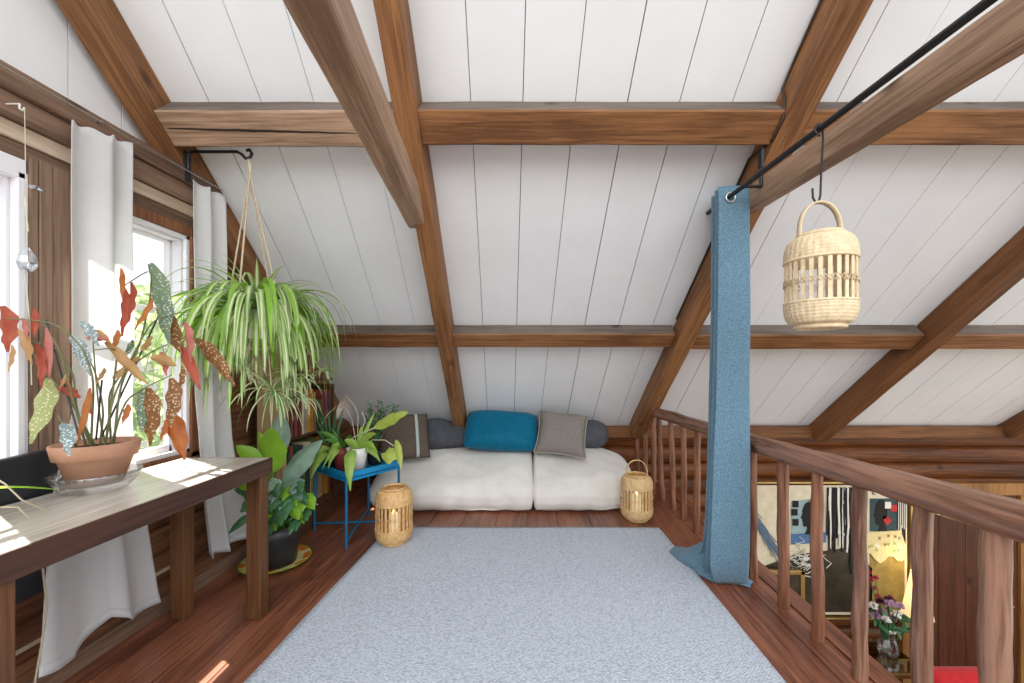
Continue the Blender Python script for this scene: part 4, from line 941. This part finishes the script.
for i in range(270):
    a = sr.uniform(0, 2 * math.pi); el = sr.uniform(0.0, 1.2)
    dv = Vector((math.cos(a) * math.cos(el), math.sin(a) * math.cos(el) * .85, math.sin(el)))
    Lq = sr.uniform(.36, .66) if i > 60 else sr.uniform(.25, .45)
    strap(m, crown + Vector((.06 * math.cos(a), .06 * math.sin(a), sr.uniform(-.02, .02))), dv, Lq, sr.uniform(.020, .032), sr.uniform(.34, .62), sr.choice([(0, 1), (1, 0), (0, 1), (2, 1), (0, 2)]))
for (dx, dz, Lq) in ((-.8, .75, .42), (.9, .5, .48), (-.3, 1.2, .3), (.2, 1.1, .3), (.75, .7, .4), (-.9, .4, .4), (-1, .25, .4), (.5, .9, .36), (.95, .45, .44), (-.6, .95, .33)):
    strap(m, crown, Vector((dx, -.3, dz)), Lq, .024, .10, (0, 1))
for i in range(26):
    a = sr.uniform(0, 6.28); el = sr.uniform(.5, 1.35); strap(m, crown, Vector((math.cos(a) * math.cos(el), .7 * math.sin(a) * math.cos(el), math.sin(el))), sr.uniform(.24, .44), .022, sr.uniform(.12, .24), sr.choice([(0, 1), (2, 1)]))
m.build('foliage', [M['lf_spider'], M['lf_cream'], M['lf_bright']], t)
def spiderette(cpx, cpy, Y, size, n, seed):
    c0 = at(cpx, cpy, Y); rr = random.Random(seed); m = MB()
    for i in range(n):
        a = rr.uniform(0, 6.28); el = rr.uniform(-.5, 1.1)
        strap(m, c0, Vector((math.cos(a) * math.cos(el), math.sin(a) * math.cos(el), math.sin(el))), rr.uniform(.55, 1) * size, .014, rr.uniform(.15, .35), rr.choice([(0, 1), (1, 0), (2, 1)]))
    o = m.build('plantlet', [M['lf_pale'], M['lf_cream'], M['lf_green']], t)
    s = MB(); s.tube([crown, crown.lerp(c0, .3) + Vector((.04, -.05, .10)), crown.lerp(c0, .7) + Vector((.04, -.05, .05)), c0], 0.0025, 5); s.build('runner', M['stem_pale'], o)
spiderette(272, 392, 2.02, .30, 40, 3); spiderette(292, 378, 2.10, .20, 26, 5); spiderette(322, 372, 2.2, .12, 14, 8); spiderette(302, 398, 2.1, .16, 16, 12); spiderette(245, 372, 1.98, .16, 14, 15)

# ================================================================== BEGONIA ON THE TABLE
TT = 0.7485
gs = thing('glass_saucer', 'ribbed clear glass dish under the terracotta pot', 'dish', (-1.57, 1.45, TT))
c = Vector((-1.57, 1.45, TT))
m = MB(); m.lathe([(0.001, 0.0), (0.075, 0.0), (0.085, 0.006), (0.108, 0.036), (0.121, 0.064), (0.118, 0.066), (0.104, 0.040), (0.082, 0.026), (0.001, 0.026)], 96, c, fn=lambda i, j, a, z: (0.002 * math.sin(a * 32) if 2 <= i <= 5 else 0)); m.build('dish', M['cut_glass'], gs)
bz = TT + 0.028
t = plant('potted_begonia', 'tall spotted begonia in a terracotta pot on the console table', (-1.57, 1.45, bz), [(0.001, 0), (0.072, 0), (0.097, 0.090), (0.100, 0.091), (0.109, 0.093), (0.118, 0.142), (0.115, 0.145), (0.107, 0.145), (0.101, 0.121), (0.001, 0.121)], M['terracotta'], 0.101, 0.124)
bc_ = Vector((-1.57, 1.45, bz + 0.13))
stm = MB()
def stem(px, py, r=0.004):
    return None
def canes(paths):
    for p in paths:
        pts = [bc_ + Vector((p[0][0], p[0][1], 0))] + [at(*q) for q in p[1:]]
        dense_ = []
        for a, b in zip(pts, pts[1:]):
            for i in range(6): dense_.append(a.lerp(b, i / 6))
        dense_.append(pts[-1])
        for _ in range(3):
            dense_ = [dense_[0]] + [(dense_[i - 1] + dense_[i] * 2 + dense_[i + 1]) / 4 for i in range(1, len(dense_) - 1)] + [dense_[-1]]
        k = len(dense_); stm.tube(dense_, [0.0036 - 0.0018 * i / k for i in range(k)], 7, jit=.15)
canes([[(.03, 0), (112, 400, 1.43), (130, 360, 1.42), (152, 320, 1.4), (182, 312, 1.4)],
       [(.04, .02), (120, 385, 1.45), (140, 345, 1.45), (150, 300, 1.45), (152, 268, 1.42), (125, 285, 1.42)],
       [(0, -.02), (94, 380, 1.38), (84, 350, 1.36), (70, 335, 1.36), (52, 322, 1.35), (5, 318, 1.3)],
       [(0.01, 0), (104, 410, 1.44), (95, 370, 1.42), (80, 345, 1.42)],
       [(-.04, 0), (72, 395, 1.38), (60, 350, 1.36), (45, 325, 1.35)],
       [(-.02, 0), (76, 410, 1.40), (74, 375, 1.40), (60, 350, 1.38), (30, 340, 1.34)],
       [(.05, 0), (125, 400, 1.40), (150, 385, 1.38), (172, 375, 1.38)],
       [(.02, .03), (108, 395, 1.5), (120, 375, 1.5), (150, 352, 1.5), (190, 335, 1.5)],
       [(-.05, -.02), (66, 430, 1.36), (58, 415, 1.36)],
       [(.01, .02), (100, 420, 1.5), (96, 380, 1.5), (92, 330, 1.5)],
       [(.03, .0), (118, 352, 1.44), (112, 348, 1.4), (95, 350, 1.4)],
       [(-.03, 0.02), (70, 400, 1.45), (48, 375, 1.45), (28, 345, 1.42)]])
stm.build('canes', M['stem'], t)
stk = MB()
for (a, b) in (((80, 440, 1.40), (46, 320, 1.42)), ((100, 440, 1.46), (166, 300, 1.5)), ((96, 440, 1.42), (102, 380, 1.42))): stk.tube([at(*a), at(*b)], 0.0028, 6)
stk.build('support_stakes', M['black_plastic'], t)
BL = [  # base px,py -> tip px,py, depth, width px, material, sag, face
    (150, 263, 168, 345, 1.42, 26, 'bg_green', .04), (158, 308, 180, 353, 1.43, 22, 'bg_brown', .03),
    (124, 288, 121, 336, 1.42, 17, 'bg_red', .03), (121, 268, 122, 300, 1.42, 7, 'bg_orange', .02), (131, 282, 128, 322, 1.43, 13, 'bg_red', .03), (152, 298, 134, 330, 1.43, 11, 'bg_orange', .05),
    (195, 339, 234, 386, 1.50, 19, 'bg_brown', .08), (184, 322, 190, 362, 1.42, 15, 'bg_pink', .06), (180, 345, 200, 390, 1.42, 13, 'bg_red', .04),
    (140, 390, 141, 432, 1.40, 18, 'bg_green', .02), (148, 388, 149, 446, 1.39, 23, 'bg_brown', .04), (171, 378, 170, 427, 1.38, 21, 'bg_brown', .03), (168, 412, 184, 460, 1.39, 22, 'bg_orange', .05), (165, 420, 160, 440, 1.4, 12, 'bg_orange', .03),
    (105, 342, 147, 384, 1.40, 14, 'bg_tan', -.04), (112, 378, 140, 356, 1.44, 13, 'bg_tan', .06), (150, 357, 176, 366, 1.44, 14, 'bg_tan', .08), (140, 350, 152, 336, 1.46, 11, 'bg_tan', .05),
    (80, 322, 98, 346, 1.40, 14, 'bg_silver', .05), (70, 336, 90, 376, 1.40, 18, 'bg_silver', .05), (86, 338, 108, 340, 1.40, 9, 'bg_pink', .1), (92, 330, 112, 345, 1.41, 8, 'bg_tan', .1),
    (2, 306, 6, 352, 1.30, 24, 'bg_red', .03), (18, 330, 31, 364, 1.33, 13, 'bg_tan', .03), (34, 308, 33, 338, 1.35, 9, 'bg_red', .02), (36, 344, 41, 388, 1.35, 14, 'bg_red', .03), (46, 328, 49, 380, 1.36, 9, 'bg_pink', .04), (12, 345, 8, 372, 1.32, 8, 'bg_tan', .05),
    (48, 378, 29, 444, 1.36, 25, 'bg_lime', .03), (56, 388, 80, 398, 1.40, 13, 'bg_red', .1), (90, 388, 77, 444, 1.36, 9, 'bg_orange', .06), (60, 380, 74, 398, 1.41, 9, 'bg_orange', .1),
    (60, 424, 68, 456, 1.275, 21, 'bg_silver', .06),
    (104, 368, 96, 384, 1.44, 8, 'bg_tan', .1), (128, 404, 122, 424, 1.42, 9, 'bg_orange', .08), (84, 402, 92, 416, 1.42, 8, 'bg_red', .1), (160, 352, 166, 376, 1.46, 11, 'bg_pink', .08), (182, 366, 178, 392, 1.44, 11, 'bg_brown', .06),
    (133, 340, 124, 358, 1.46, 8, 'bg_green', .1), (22, 318, 26, 340, 1.33, 8, 'bg_pink', .1), (66, 372, 58, 392, 1.40, 8, 'bg_tan', .1), (118, 330, 112, 352, 1.46, 8, 'bg_orange', .1), (176, 350, 186, 338, 1.48, 9, 'bg_lime', .1)]
for (ax, ay, tx_, ty_, Y, wp, mn, sg) in BL:
    m = MB(); Yv = Y + random.uniform(-.02, .02)
    m.leaf(at(ax, ay, Yv), at(tx_, ty_, Yv - random.uniform(0, .05)), wp * 0.74 * Yv / 400, sag=sg, face=(random.uniform(-.3, .3), -1, random.uniform(0, .5)), wav=.09, n=12, fold=.55)
    m.build('leaf', M[mn], t)
# planter beyond the near end of the view, its long leaf reaching over the table
t = plant('potted_aloe', 'long green leaf reaching over the near end of the console table', (-1.54, 0.93, TT), pot_prof(0.075, 0.10, 0.15), M['black_plastic'], 0.085, 0.13, pn='planter')
c = Vector((-1.54, 0.93, TT + 0.13))
m = MB(); m.leaf(c, at(60, 490, 1.29), .032, sag=(0.05, 0, .05), prof='strap', face=(0, -.4, 1), n=14)
m.leaf(c, c + Vector((-.02, -.1, .25)), .05, sag=.1, prof='strap'); m.leaf(c, c + Vector((-.10, .03, .2)), .05, sag=.1, prof='strap')
m.build('foliage', M['lf_bright'], t)
m = MB(); m.tube([c + Vector((.02, -.02, 0)), at(-20, 470, 1.04), at(5, 484, 1.08), at(22, 500, 1.14), at(45, 510, 1.22)], .002, 5); m.tube([at(-30, 500, 1.0), at(0, 507, 1.08), at(18, 507, 1.12), at(28, 517, 1.16)], .002, 5)
m.build('roots', M['stem_pale'], t)
m = MB()
def pnl(y): return 0.905 - 0.018 * math.sin((y - .7) / .82 * math.pi)
ys = [.70 + .79 * i / 20 for i in range(21)]
m.poly([(-1.745, .70, .40)] + [(-1.745, y, pnl(y)) for y in ys] + [(-1.745, 1.497, .885), (-1.745, 1.50, .86), (-1.745, 1.50, .40)], .03, (1, 0, 0))
tag(m.build('charcoal_panel', M['black_plastic'], bevel=.006), 'smooth charcoal panel standing between the console table and the near window', 'panel')

# crystal sun catcher
cr = thing('crystal_suncatcher', 'faceted crystal drop hanging on a thread before the near window', 'ornament', (-1.70, 1.355, 1.55))
c = Vector(at(27, 261, 1.355))
m = MB(); m.tube([(c.x - .025, 1.355, 2.085), (c.x - .025, 1.355, 2.068), (c.x - .015, 1.355, 2.062), (c.x - .008, 1.355, 2.072)], 0.003, 6); m.tube([(-1.78, 1.356, 2.085), (c.x - .025, 1.355, 2.085)], 0.0025, 6); m.build('hook', M['white_ceramic'], cr)
m = MB(); m.tube([(c.x - .008, 1.355, 2.066), c + Vector((0, 0, 0.035))], 0.0012, 5); m.tube([c + Vector((0.004, 0, .1)), c + Vector((-.008, 0, .22))], 0.0022, 5); m.build('thread', M['stem_pale'], cr)
m = MB(); m.lathe([(0.0005, -0.038), (0.012, -0.034), (0.022, -0.022), (0.026, -0.006), (0.022, 0.014), (0.013, 0.032), (0.005, 0.046), (0.0005, 0.05)], 10, c)
m.smooth = [False] * len(m.smooth); o = m.build('crystal', M['crystal'], cr)
m = MB(); m.tube([c + Vector((-.01, 0, -.032)), c + Vector((0, .0, -.10)), c + Vector((0.01, .0, -.22)), c + Vector((0.016, 0, -.42))], 0.0016, 5); m.build('tail_thread', M['stem_pale'], cr)
mb = MB(); mb.tube([at(30, 186, 1.415), at(44, 191, 1.42)], 0.006, 8); mb.box(at(36, 188, 1.415), (.02, .02, .012))
tag(mb.build('window_latch', M['steel']), 'small steel latch on the boards between the windows', 'latch')

# ================================================================== ROOM BELOW
art = thing('framed_collage', 'large framed textile collage on the log wall below the loft', 'artwork', (2.95, 3.98, -0.7))
YA = 3.965
def apx(px, py, dy=0): return at(px, py, 4.0) + Vector((0, YA - 4.0 - dy, 0))
def flat(name, pts, m, dy, par=None, th=0.004):
    b = MB(); b.poly([apx(px, py, dy) for (px, py) in pts], th, (0, -1, 0)); return b.build(name, m, par or art)
mcream = mat('aged_cream_cloth', (0.60, 0.50, 0.34), 0.9, col2=(0.70, 0.62, 0.46), nscale=14)
mlace = mat('yellowed_lace', (0.62, 0.50, 0.22), 0.9, col2=(0.74, 0.64, 0.38), nscale=45, bump=.5, bscale=120)
mblk = mat('black_cloth', (0.012, 0.011, 0.011), 0.9, col2=(0.02, 0.018, 0.017), nscale=30)
mdark = mat('dark_brown_paint', (0.022, 0.018, 0.012), 0.4, col2=(0.06, 0.045, 0.025), nscale=9)
mteal = mat('faded_teal_cloth', (0.24, 0.34, 0.34), 0.9, col2=(0.30, 0.40, 0.40), nscale=20)
mblue = mat('blue_cloth', (0.06, 0.12, 0.24), 0.9, col2=(0.09, 0.17, 0.32), nscale=20)
mred = mat('red_felt', (0.45, 0.03, 0.03), 0.9, col2=(0.52, 0.05, 0.05), nscale=30)
mwht = mat('white_felt', (0.72, 0.68, 0.60), 0.9, col2=(0.78, 0.74, 0.66), nscale=30)
mdt = mat('dark_teal_cloth', (0.03, 0.06, 0.065), 0.9, col2=(0.05, 0.08, 0.085), nscale=30)
mgold = mat('gilded_cloth', (0.20, 0.14, 0.03), 0.6, col2=(0.32, 0.23, 0.06), nscale=18)
mgrn = mat('green_felt', (0.30, 0.40, 0.10), 0.9, col2=(0.36, 0.46, 0.14), nscale=30)
flat('backing', [(740, 484), (903, 484), (903, 612), (740, 612)], mcream, 0, th=.008)
flat('dark_panel', [(790, 553), (848, 545), (868, 566), (868, 609), (745, 609), (745, 570)], mdark, .010)
flat('gilded_panel', [(866, 550), (900, 550), (900, 609), (866, 609)], mgold, .010)
flat('patchwork_panel', [(788, 500), (818, 496), (818, 534), (788, 538)], mteal, .010)
flat('patchwork_panel', [(866, 497), (893, 497), (893, 529), (866, 529)], mdt, .010)
flat('blue_strip', [(788, 532), (822, 530), (822, 540), (788, 542)], mblue, .016)
prof_ = [(.25, .12), (.4, .02), (.62, 0), (.84, .08), (.96, .28), (.95, .48), (.84, .64), (.82, .78), (1, 1), (.3, 1), (.46, .86), (.44, .76), (.24, .77), (.17, .71), (.19, .64), (.12, .60), (.14, .55), (.02, .50), (.14, .38), (.12, .28)]
sil = [(797 + 14 * x, 500 + 32 * y) for (x, y) in prof_]
flat('head_silhouette', sil, mblk, .016)
flat('head_silhouette', [(x + 72, y - 2) for (x, y) in sil], mblk, .016)
for (x, y, m_) in ((789, 499, mblk), (806, 498, mred), (789, 517, mblk), (805, 523, mgrn), (880, 500, mwht), (886, 503, mred), (878, 514, mred), (788, 507, mblk), (868, 545, mred)):
    flat('felt_patch', [(x, y), (x + 6, y), (x + 6, y + 6.5), (x, y + 6.5)], m_, .016 if m_ != mwht else .018)
hp = []
for i in range(20):
    a = 2 * math.pi * i / 20; hp.append((882 + 0.24 * 16 * math.sin(a) ** 3, 519 - 0.24 * (13 * math.cos(a) - 5 * math.cos(2 * a) - 2 * math.cos(3 * a) - math.cos(4 * a))))
flat('felt_heart', hp, mred, .022)
b = MB(); rr = random.Random(4)
for i in range(44):
    px = 824 + 36 * i / 44; ln = rr.uniform(42, 64) if px < 845 else rr.uniform(60, 86)
    p0 = apx(px, 486, .016); p1 = apx(px + rr.uniform(-1, 1), 486 + ln, .016)
    b.tube([p0, p0.lerp(p1, .3) + Vector((rr.uniform(-.008, .008), -.004, 0)), p0.lerp(p1, .7) + Vector((rr.uniform(-.01, .01), -.006, 0)), p1], rr.uniform(.006, .011), 5, mi=0 if rr.random() < .66 else 1)
for i in range(10):
    px = 893 + i * .9; b.tube([apx(px, 487, .014), apx(px, rr.uniform(520, 560), .014)], .006, 5, mi=i % 2)
b.build('fringe', [mblk, mwht], art)
b = MB(); mfb = mat('indigo_thread', (0.10, 0.15, 0.22), 0.9, col2=(0.16, 0.22, 0.30), nscale=40)
for i in range(60):
    a = 1.2 + 1.5 * i / 60; p0 = apx(735 + 30 * i / 60, 492 + 50 * (i / 60) ** 1.2, .012); q = apx(752 + 30 * i / 60 + rr.uniform(-4, 4), 515 + 45 * i / 60 + rr.uniform(-6, 8), .014)
    b.tube([p0, p0.lerp(q, .5) + Vector((0, -.008, .02)), q], .0035, 4)
b.build('indigo_fringe', mfb, art)
b = MB()
pts = [(858, 530), (895, 528), (901, 545)] + [(901 - i * 4.4, 553 + 4 * math.sin(i * 1.3) + 4 * math.sin(i * .35)) for i in range(11)]
b.poly([apx(x, y, .020) for (x, y) in pts], .006, (0, -1, 0)); b.build('lace_doily', mlace, art)
for i in range(16):
    x, y = rr.uniform(862, 895), rr.uniform(531, 548); flat('lace_motif', [(x, y), (x + 2.2, y + .5), (x + 1.8, y + 3), (x - .4, y + 2.5)], rr.choice([mteal, mgold, mgrn, mwht]), .028, th=.002)
b = MB()
for i in range(26):
    p0 = apx(rr.uniform(785, 815), rr.uniform(548, 566), .012); p = [p0]
    for k in range(4): p.append(p[-1] + Vector((rr.uniform(-.09, .09), -.003, rr.uniform(-.05, .05))))
    b.tube(p, .004, 4)
b.build('tangled_threads', mwht, art)
b = MB()
x0, x1, z0, z1 = apx(738, 0).x, apx(905, 0).x, apx(0, 614).z, apx(0, 482).z
for (lo, hi) in (((x0 - .018, z0 - .018), (x1 + .018, z0)), ((x0 - .018, z1), (x1 + .018, z1 + .018)), ((x0 - .018, z0), (x0, z1)), ((x1, z0), (x1 + .018, z1))): b.bb((lo[0], YA - .03, lo[1]), (hi[0], YA + .02, hi[1]))
b.build('frame', M['brass'], art, bevel=.004)
tc_ = bpy.data.curves.new('lettering', 'FONT'); tc_.body = 'E  LO'; tc_.size = .075; tc_.extrude = .002
lt = bpy.data.objects.new('lettering', tc_); COL.objects.link(lt)
dg = bpy.context.evaluated_depsgraph_get(); me = bpy.data.meshes.new_from_object(lt.evaluated_get(dg)); bpy.data.objects.remove(lt)
lo_ = bpy.data.objects.new('lettering', me); COL.objects.link(lo_); me.materials.append(mblk); lo_.parent = art
lo_.location = apx(868, 493, .012) - art.location; lo_.rotation_euler = (R(90), 0, 0)
# small gilt frame leaning low on the wall
sf = thing('small_picture', 'small gilt framed dark picture leaning at the left of the collage', 'picture', (2.36, 3.85, -1.0))
b = MB(); b.bb((2.26, 3.88, -1.35), (2.62, 3.90, -0.83)); b.build('canvas', mdark, sf)
b = MB(); b.bb((2.22, 3.865, -1.40), (2.26, 3.905, -0.79)); b.bb((2.62, 3.865, -1.40), (2.66, 3.905, -0.79)); b.bb((2.22, 3.865, -0.83), (2.66, 3.905, -0.79)); b.bb((2.22, 3.865, -1.40), (2.66, 3.905, -1.35)); b.build('frame', M['brass'], sf, bevel=.004)

# side table with glass top, vase, lamp
TBZ = -1.50
sdT = thing('side_table', 'glass topped side table against the wall below the loft', 'table', (3.5, 3.75, -2.25))
b = MB(); b.bb((3.08, 3.52, TBZ - .012), (3.50, 3.94, TBZ)); b.build('glass_top', glass('smoked_glass', (0.55, 0.45, 0.25), .18, .03), sdT, bevel=.002)
b = MB(); b.bb((3.08, 3.50, TBZ - .045), (3.50, 3.53, TBZ - .013)); b.bb((3.08, 3.915, TBZ - .045), (3.50, 3.94, TBZ - .013)); b.bb((3.08, 3.53, TBZ - .045), (3.11, 3.915, TBZ - .013)); b.bb((3.47, 3.53, TBZ - .045), (3.50, 3.915, TBZ - .013)); b.build('frame', M['brass'], sdT)
for (x, y) in ((3.10, 3.52), (3.48, 3.52), (3.10, 3.92), (3.48, 3.92)):
    b = MB(); b.tube([(x, y, -2.25), (x, y, TBZ - .056)], .014, 8); b.build('leg', M['brass'], sdT)
vz = thing('glass_vase', 'clear waisted glass vase of flowers on the side table', 'vase', (3.33, 3.72, TBZ)); c = Vector((3.33, 3.72, TBZ))
b = MB(); b.lathe([(.001, .0), (.06, 0), (.075, .02), (.085, .08), (.06, .16), (.05, .20), (.075, .27), (.071, .27), (.046, .20), (.056, .16), (.08, .08), (.07, .025), (.001, .012)], 32, c); b.build('vase_body', M['cut_glass'], vz)
bq = thing('flower_bouquet', 'bouquet of white, purple and red flowers in the glass vase', 'flowers', (3.33, 3.72, TBZ + .03)); c0 = c + Vector((0, 0, .04))
S = MB(); F_ = []; G = MB(); rr = random.Random(21)
spots = [('w', 873, 606), ('p', 882, 612), ('p', 890, 604), ('w', 897, 614), ('d', 889, 600), ('p', 876, 616), ('w', 886, 620), ('p', 899, 607), ('d', 880, 602), ('p', 893, 618), ('r', 870, 580), ('r', 873, 588), ('r', 877, 596), ('r', 868, 572), ('r', 875, 578)]
for (k, px, py) in spots:
    q = at(px, py, rr.uniform(3.55, 3.75)); S.tube([c0, c0.lerp(q, .5) + Vector((0, 0, .04)), q], .004, 5)
    nr = .045 if k != 'r' else .028; F_.append((k, MB()))
    for i in range(16):
        d = Vector((rr.uniform(-1, 1), rr.uniform(-1, .3), rr.uniform(-.3, 1))).normalized(); F_[-1][1].leaf(q, q + d * nr, nr * .8, n=3, sag=.15)
for i in range(34):
    q = at(rr.uniform(868, 908), rr.uniform(600, 630), rr.uniform(3.6, 3.75)); d = Vector((rr.uniform(-1, 1), rr.uniform(-1, 0), rr.uniform(-.6, .6))).normalized(); G.leaf(q, q + d * .11, .05, n=4, sag=.1)
    if i % 4 == 0: S.tube([c0, q], .003, 4)
S.build('stems', M['lf_deep'], bq); G.build('foliage', M['lf_deep'], bq)
BM = {k: mat(nm, col, .7, col2=tuple(min(1, q * 1.3) for q in col), nscale=30, trans=.2) for k, col, nm in (('w', (0.75, 0.70, 0.66), 'white_bloom'), ('p', (0.42, 0.25, 0.36), 'mauve_bloom'), ('d', (0.10, 0.012, 0.03), 'wine_bloom'), ('r', (0.42, 0.03, 0.06), 'red_bloom'))}
for k, q in F_: q.build('bloom', BM[k], bq)
tl = thing('floor_lamp', 'lit floor lamp with white cone shade beside the glass side table', 'lamp', (3.66, 3.78, -2.25)); c = Vector((3.66, 3.78, -2.25))
b = MB(); b.lathe([(.001, 0), (.13, 0), (.13, .015), (.03, .03), (.001, .03)], 28, c); b.build('base', M['brass'], tl)
b = MB(); b.tube([c + Vector((0, 0, .03)), c + Vector((0, 0, 1.18))], .011, 10); b.build('pole', M['brass'], tl)
b = MB(); b.lathe([(.115, 1.08), (.045, 1.50)], 40, c); b.build('lamp_shade', mat('lamp_shade_linen', (0.85, 0.76, 0.56), .8, col2=(0.88, 0.80, 0.60), nscale=30, trans=.5, emit=((1, .76, .42), 0.9)), tl, solid=.003)
b = MB(); b.lathe([(.001, 1.18), (.018, 1.20), (.028, 1.25), (.022, 1.29), (.001, 1.31)], 16, c); b.build('bulb', mat('bulb_glow', (1, .85, .6), .4, emit=((1, .74, .38), 8)), tl)
ld = bpy.data.lights.new('floor_lamp_light', 'POINT'); ld.energy = 2.2; ld.color = (1, .70, .34); ld.shadow_soft_size = .04
lo2 = bpy.data.objects.new('floor_lamp_light', ld); COL.objects.link(lo2); lo2.location = c + Vector((0, 0, 1.56))
# red armchair
ac = thing('armchair', 'red upholstered armchair beside the side table below', 'armchair', (3.47, 2.95, -2.25)); c = Vector((3.47, 2.95, -2.25))
def cush(name, lo, hi, bev): 
    b = MB(); b.bb([c[i] + lo[i] for i in range(3)], [c[i] + hi[i] for i in range(3)]); o = b.build(name, M['red_cloth'], ac); md = o.modifiers.new('b', 'BEVEL'); md.width = bev; md.segments = 4; return o
cush('seat', (-.27, -.30, .24), (.27, .18, .45), .05); cush('backrest', (-.30, .19, .20), (.30, .36, 1.0), .084); cush('arm', (-.40, -.30, .12), (-.28, .30, .62), .05); cush('arm', (.28, -.30, .12), (.40, .30, .62), .05)
for (x, y) in ((-.34, -.26), (.34, -.26), (-.34, .28), (.34, .28)):
    b = MB(); b.tube([c + Vector((x, y, 0)), c + Vector((x, y, .14))], [.016, .024], 8); b.build('leg', M['table_leg'], ac)

# ================================================================== OUTSIDE
tr = thing('tree', 'leafy garden tree outside the window beside the curtains', 'tree', (-4.6, 4.2, -2.3)); c = Vector((-4.6, 4.2, -2.3)); rr = random.Random(5)
b = MB(); b.tube([c, c + Vector((.05, 0, 1.6)), c + Vector((-.05, .1, 3.0)), c + Vector((.1, 0, 4.4))], [.16, .13, .09, .03], 10, jit=.2); b.build('trunk', M['stem_brown'], tr)
b = MB()
for i in range(1500):
    d = Vector((rr.gauss(0, 1), rr.gauss(0, 1), rr.gauss(0, 1))).normalized() * rr.uniform(.5, 1.0); q = c + Vector((0, 0, 3.3)) + Vector((d.x * 1.3, d.y * 1.6, d.z * 1.25))
    e = Vector((rr.uniform(-1, 1), rr.uniform(-1, 1), rr.uniform(-1, .5))).normalized(); b.leaf(q, q + e * .17, .10, n=3, sag=.1, face=(1, 0, .3))
b.build('crown', mat('garden_leaf', (0.33, 0.46, 0.20), .5, col2=(0.52, 0.62, 0.34), nscale=4, trans=.5), tr)

# repeats of one kind share a group
for prefix, g in (('roof_rafter', 'sloping roof rafters'), ('roof_purlin', 'horizontal roof purlins'), ('tie_beam', 'tie beams'), ('bamboo_lantern', 'bamboo lanterns'), ('pillar_candle', 'candles in the lanterns'),
                  ('throw_pillow', 'pillows on the bed'), ('bolster_cushion', 'charcoal cushions behind the pillows'), ('floor_mattress', 'cream mattresses'), ('white_curtain', 'white window curtains')):
    for o in COL.objects:
        if not o.parent and o.name.split('.')[0] == prefix: o['group'] = g
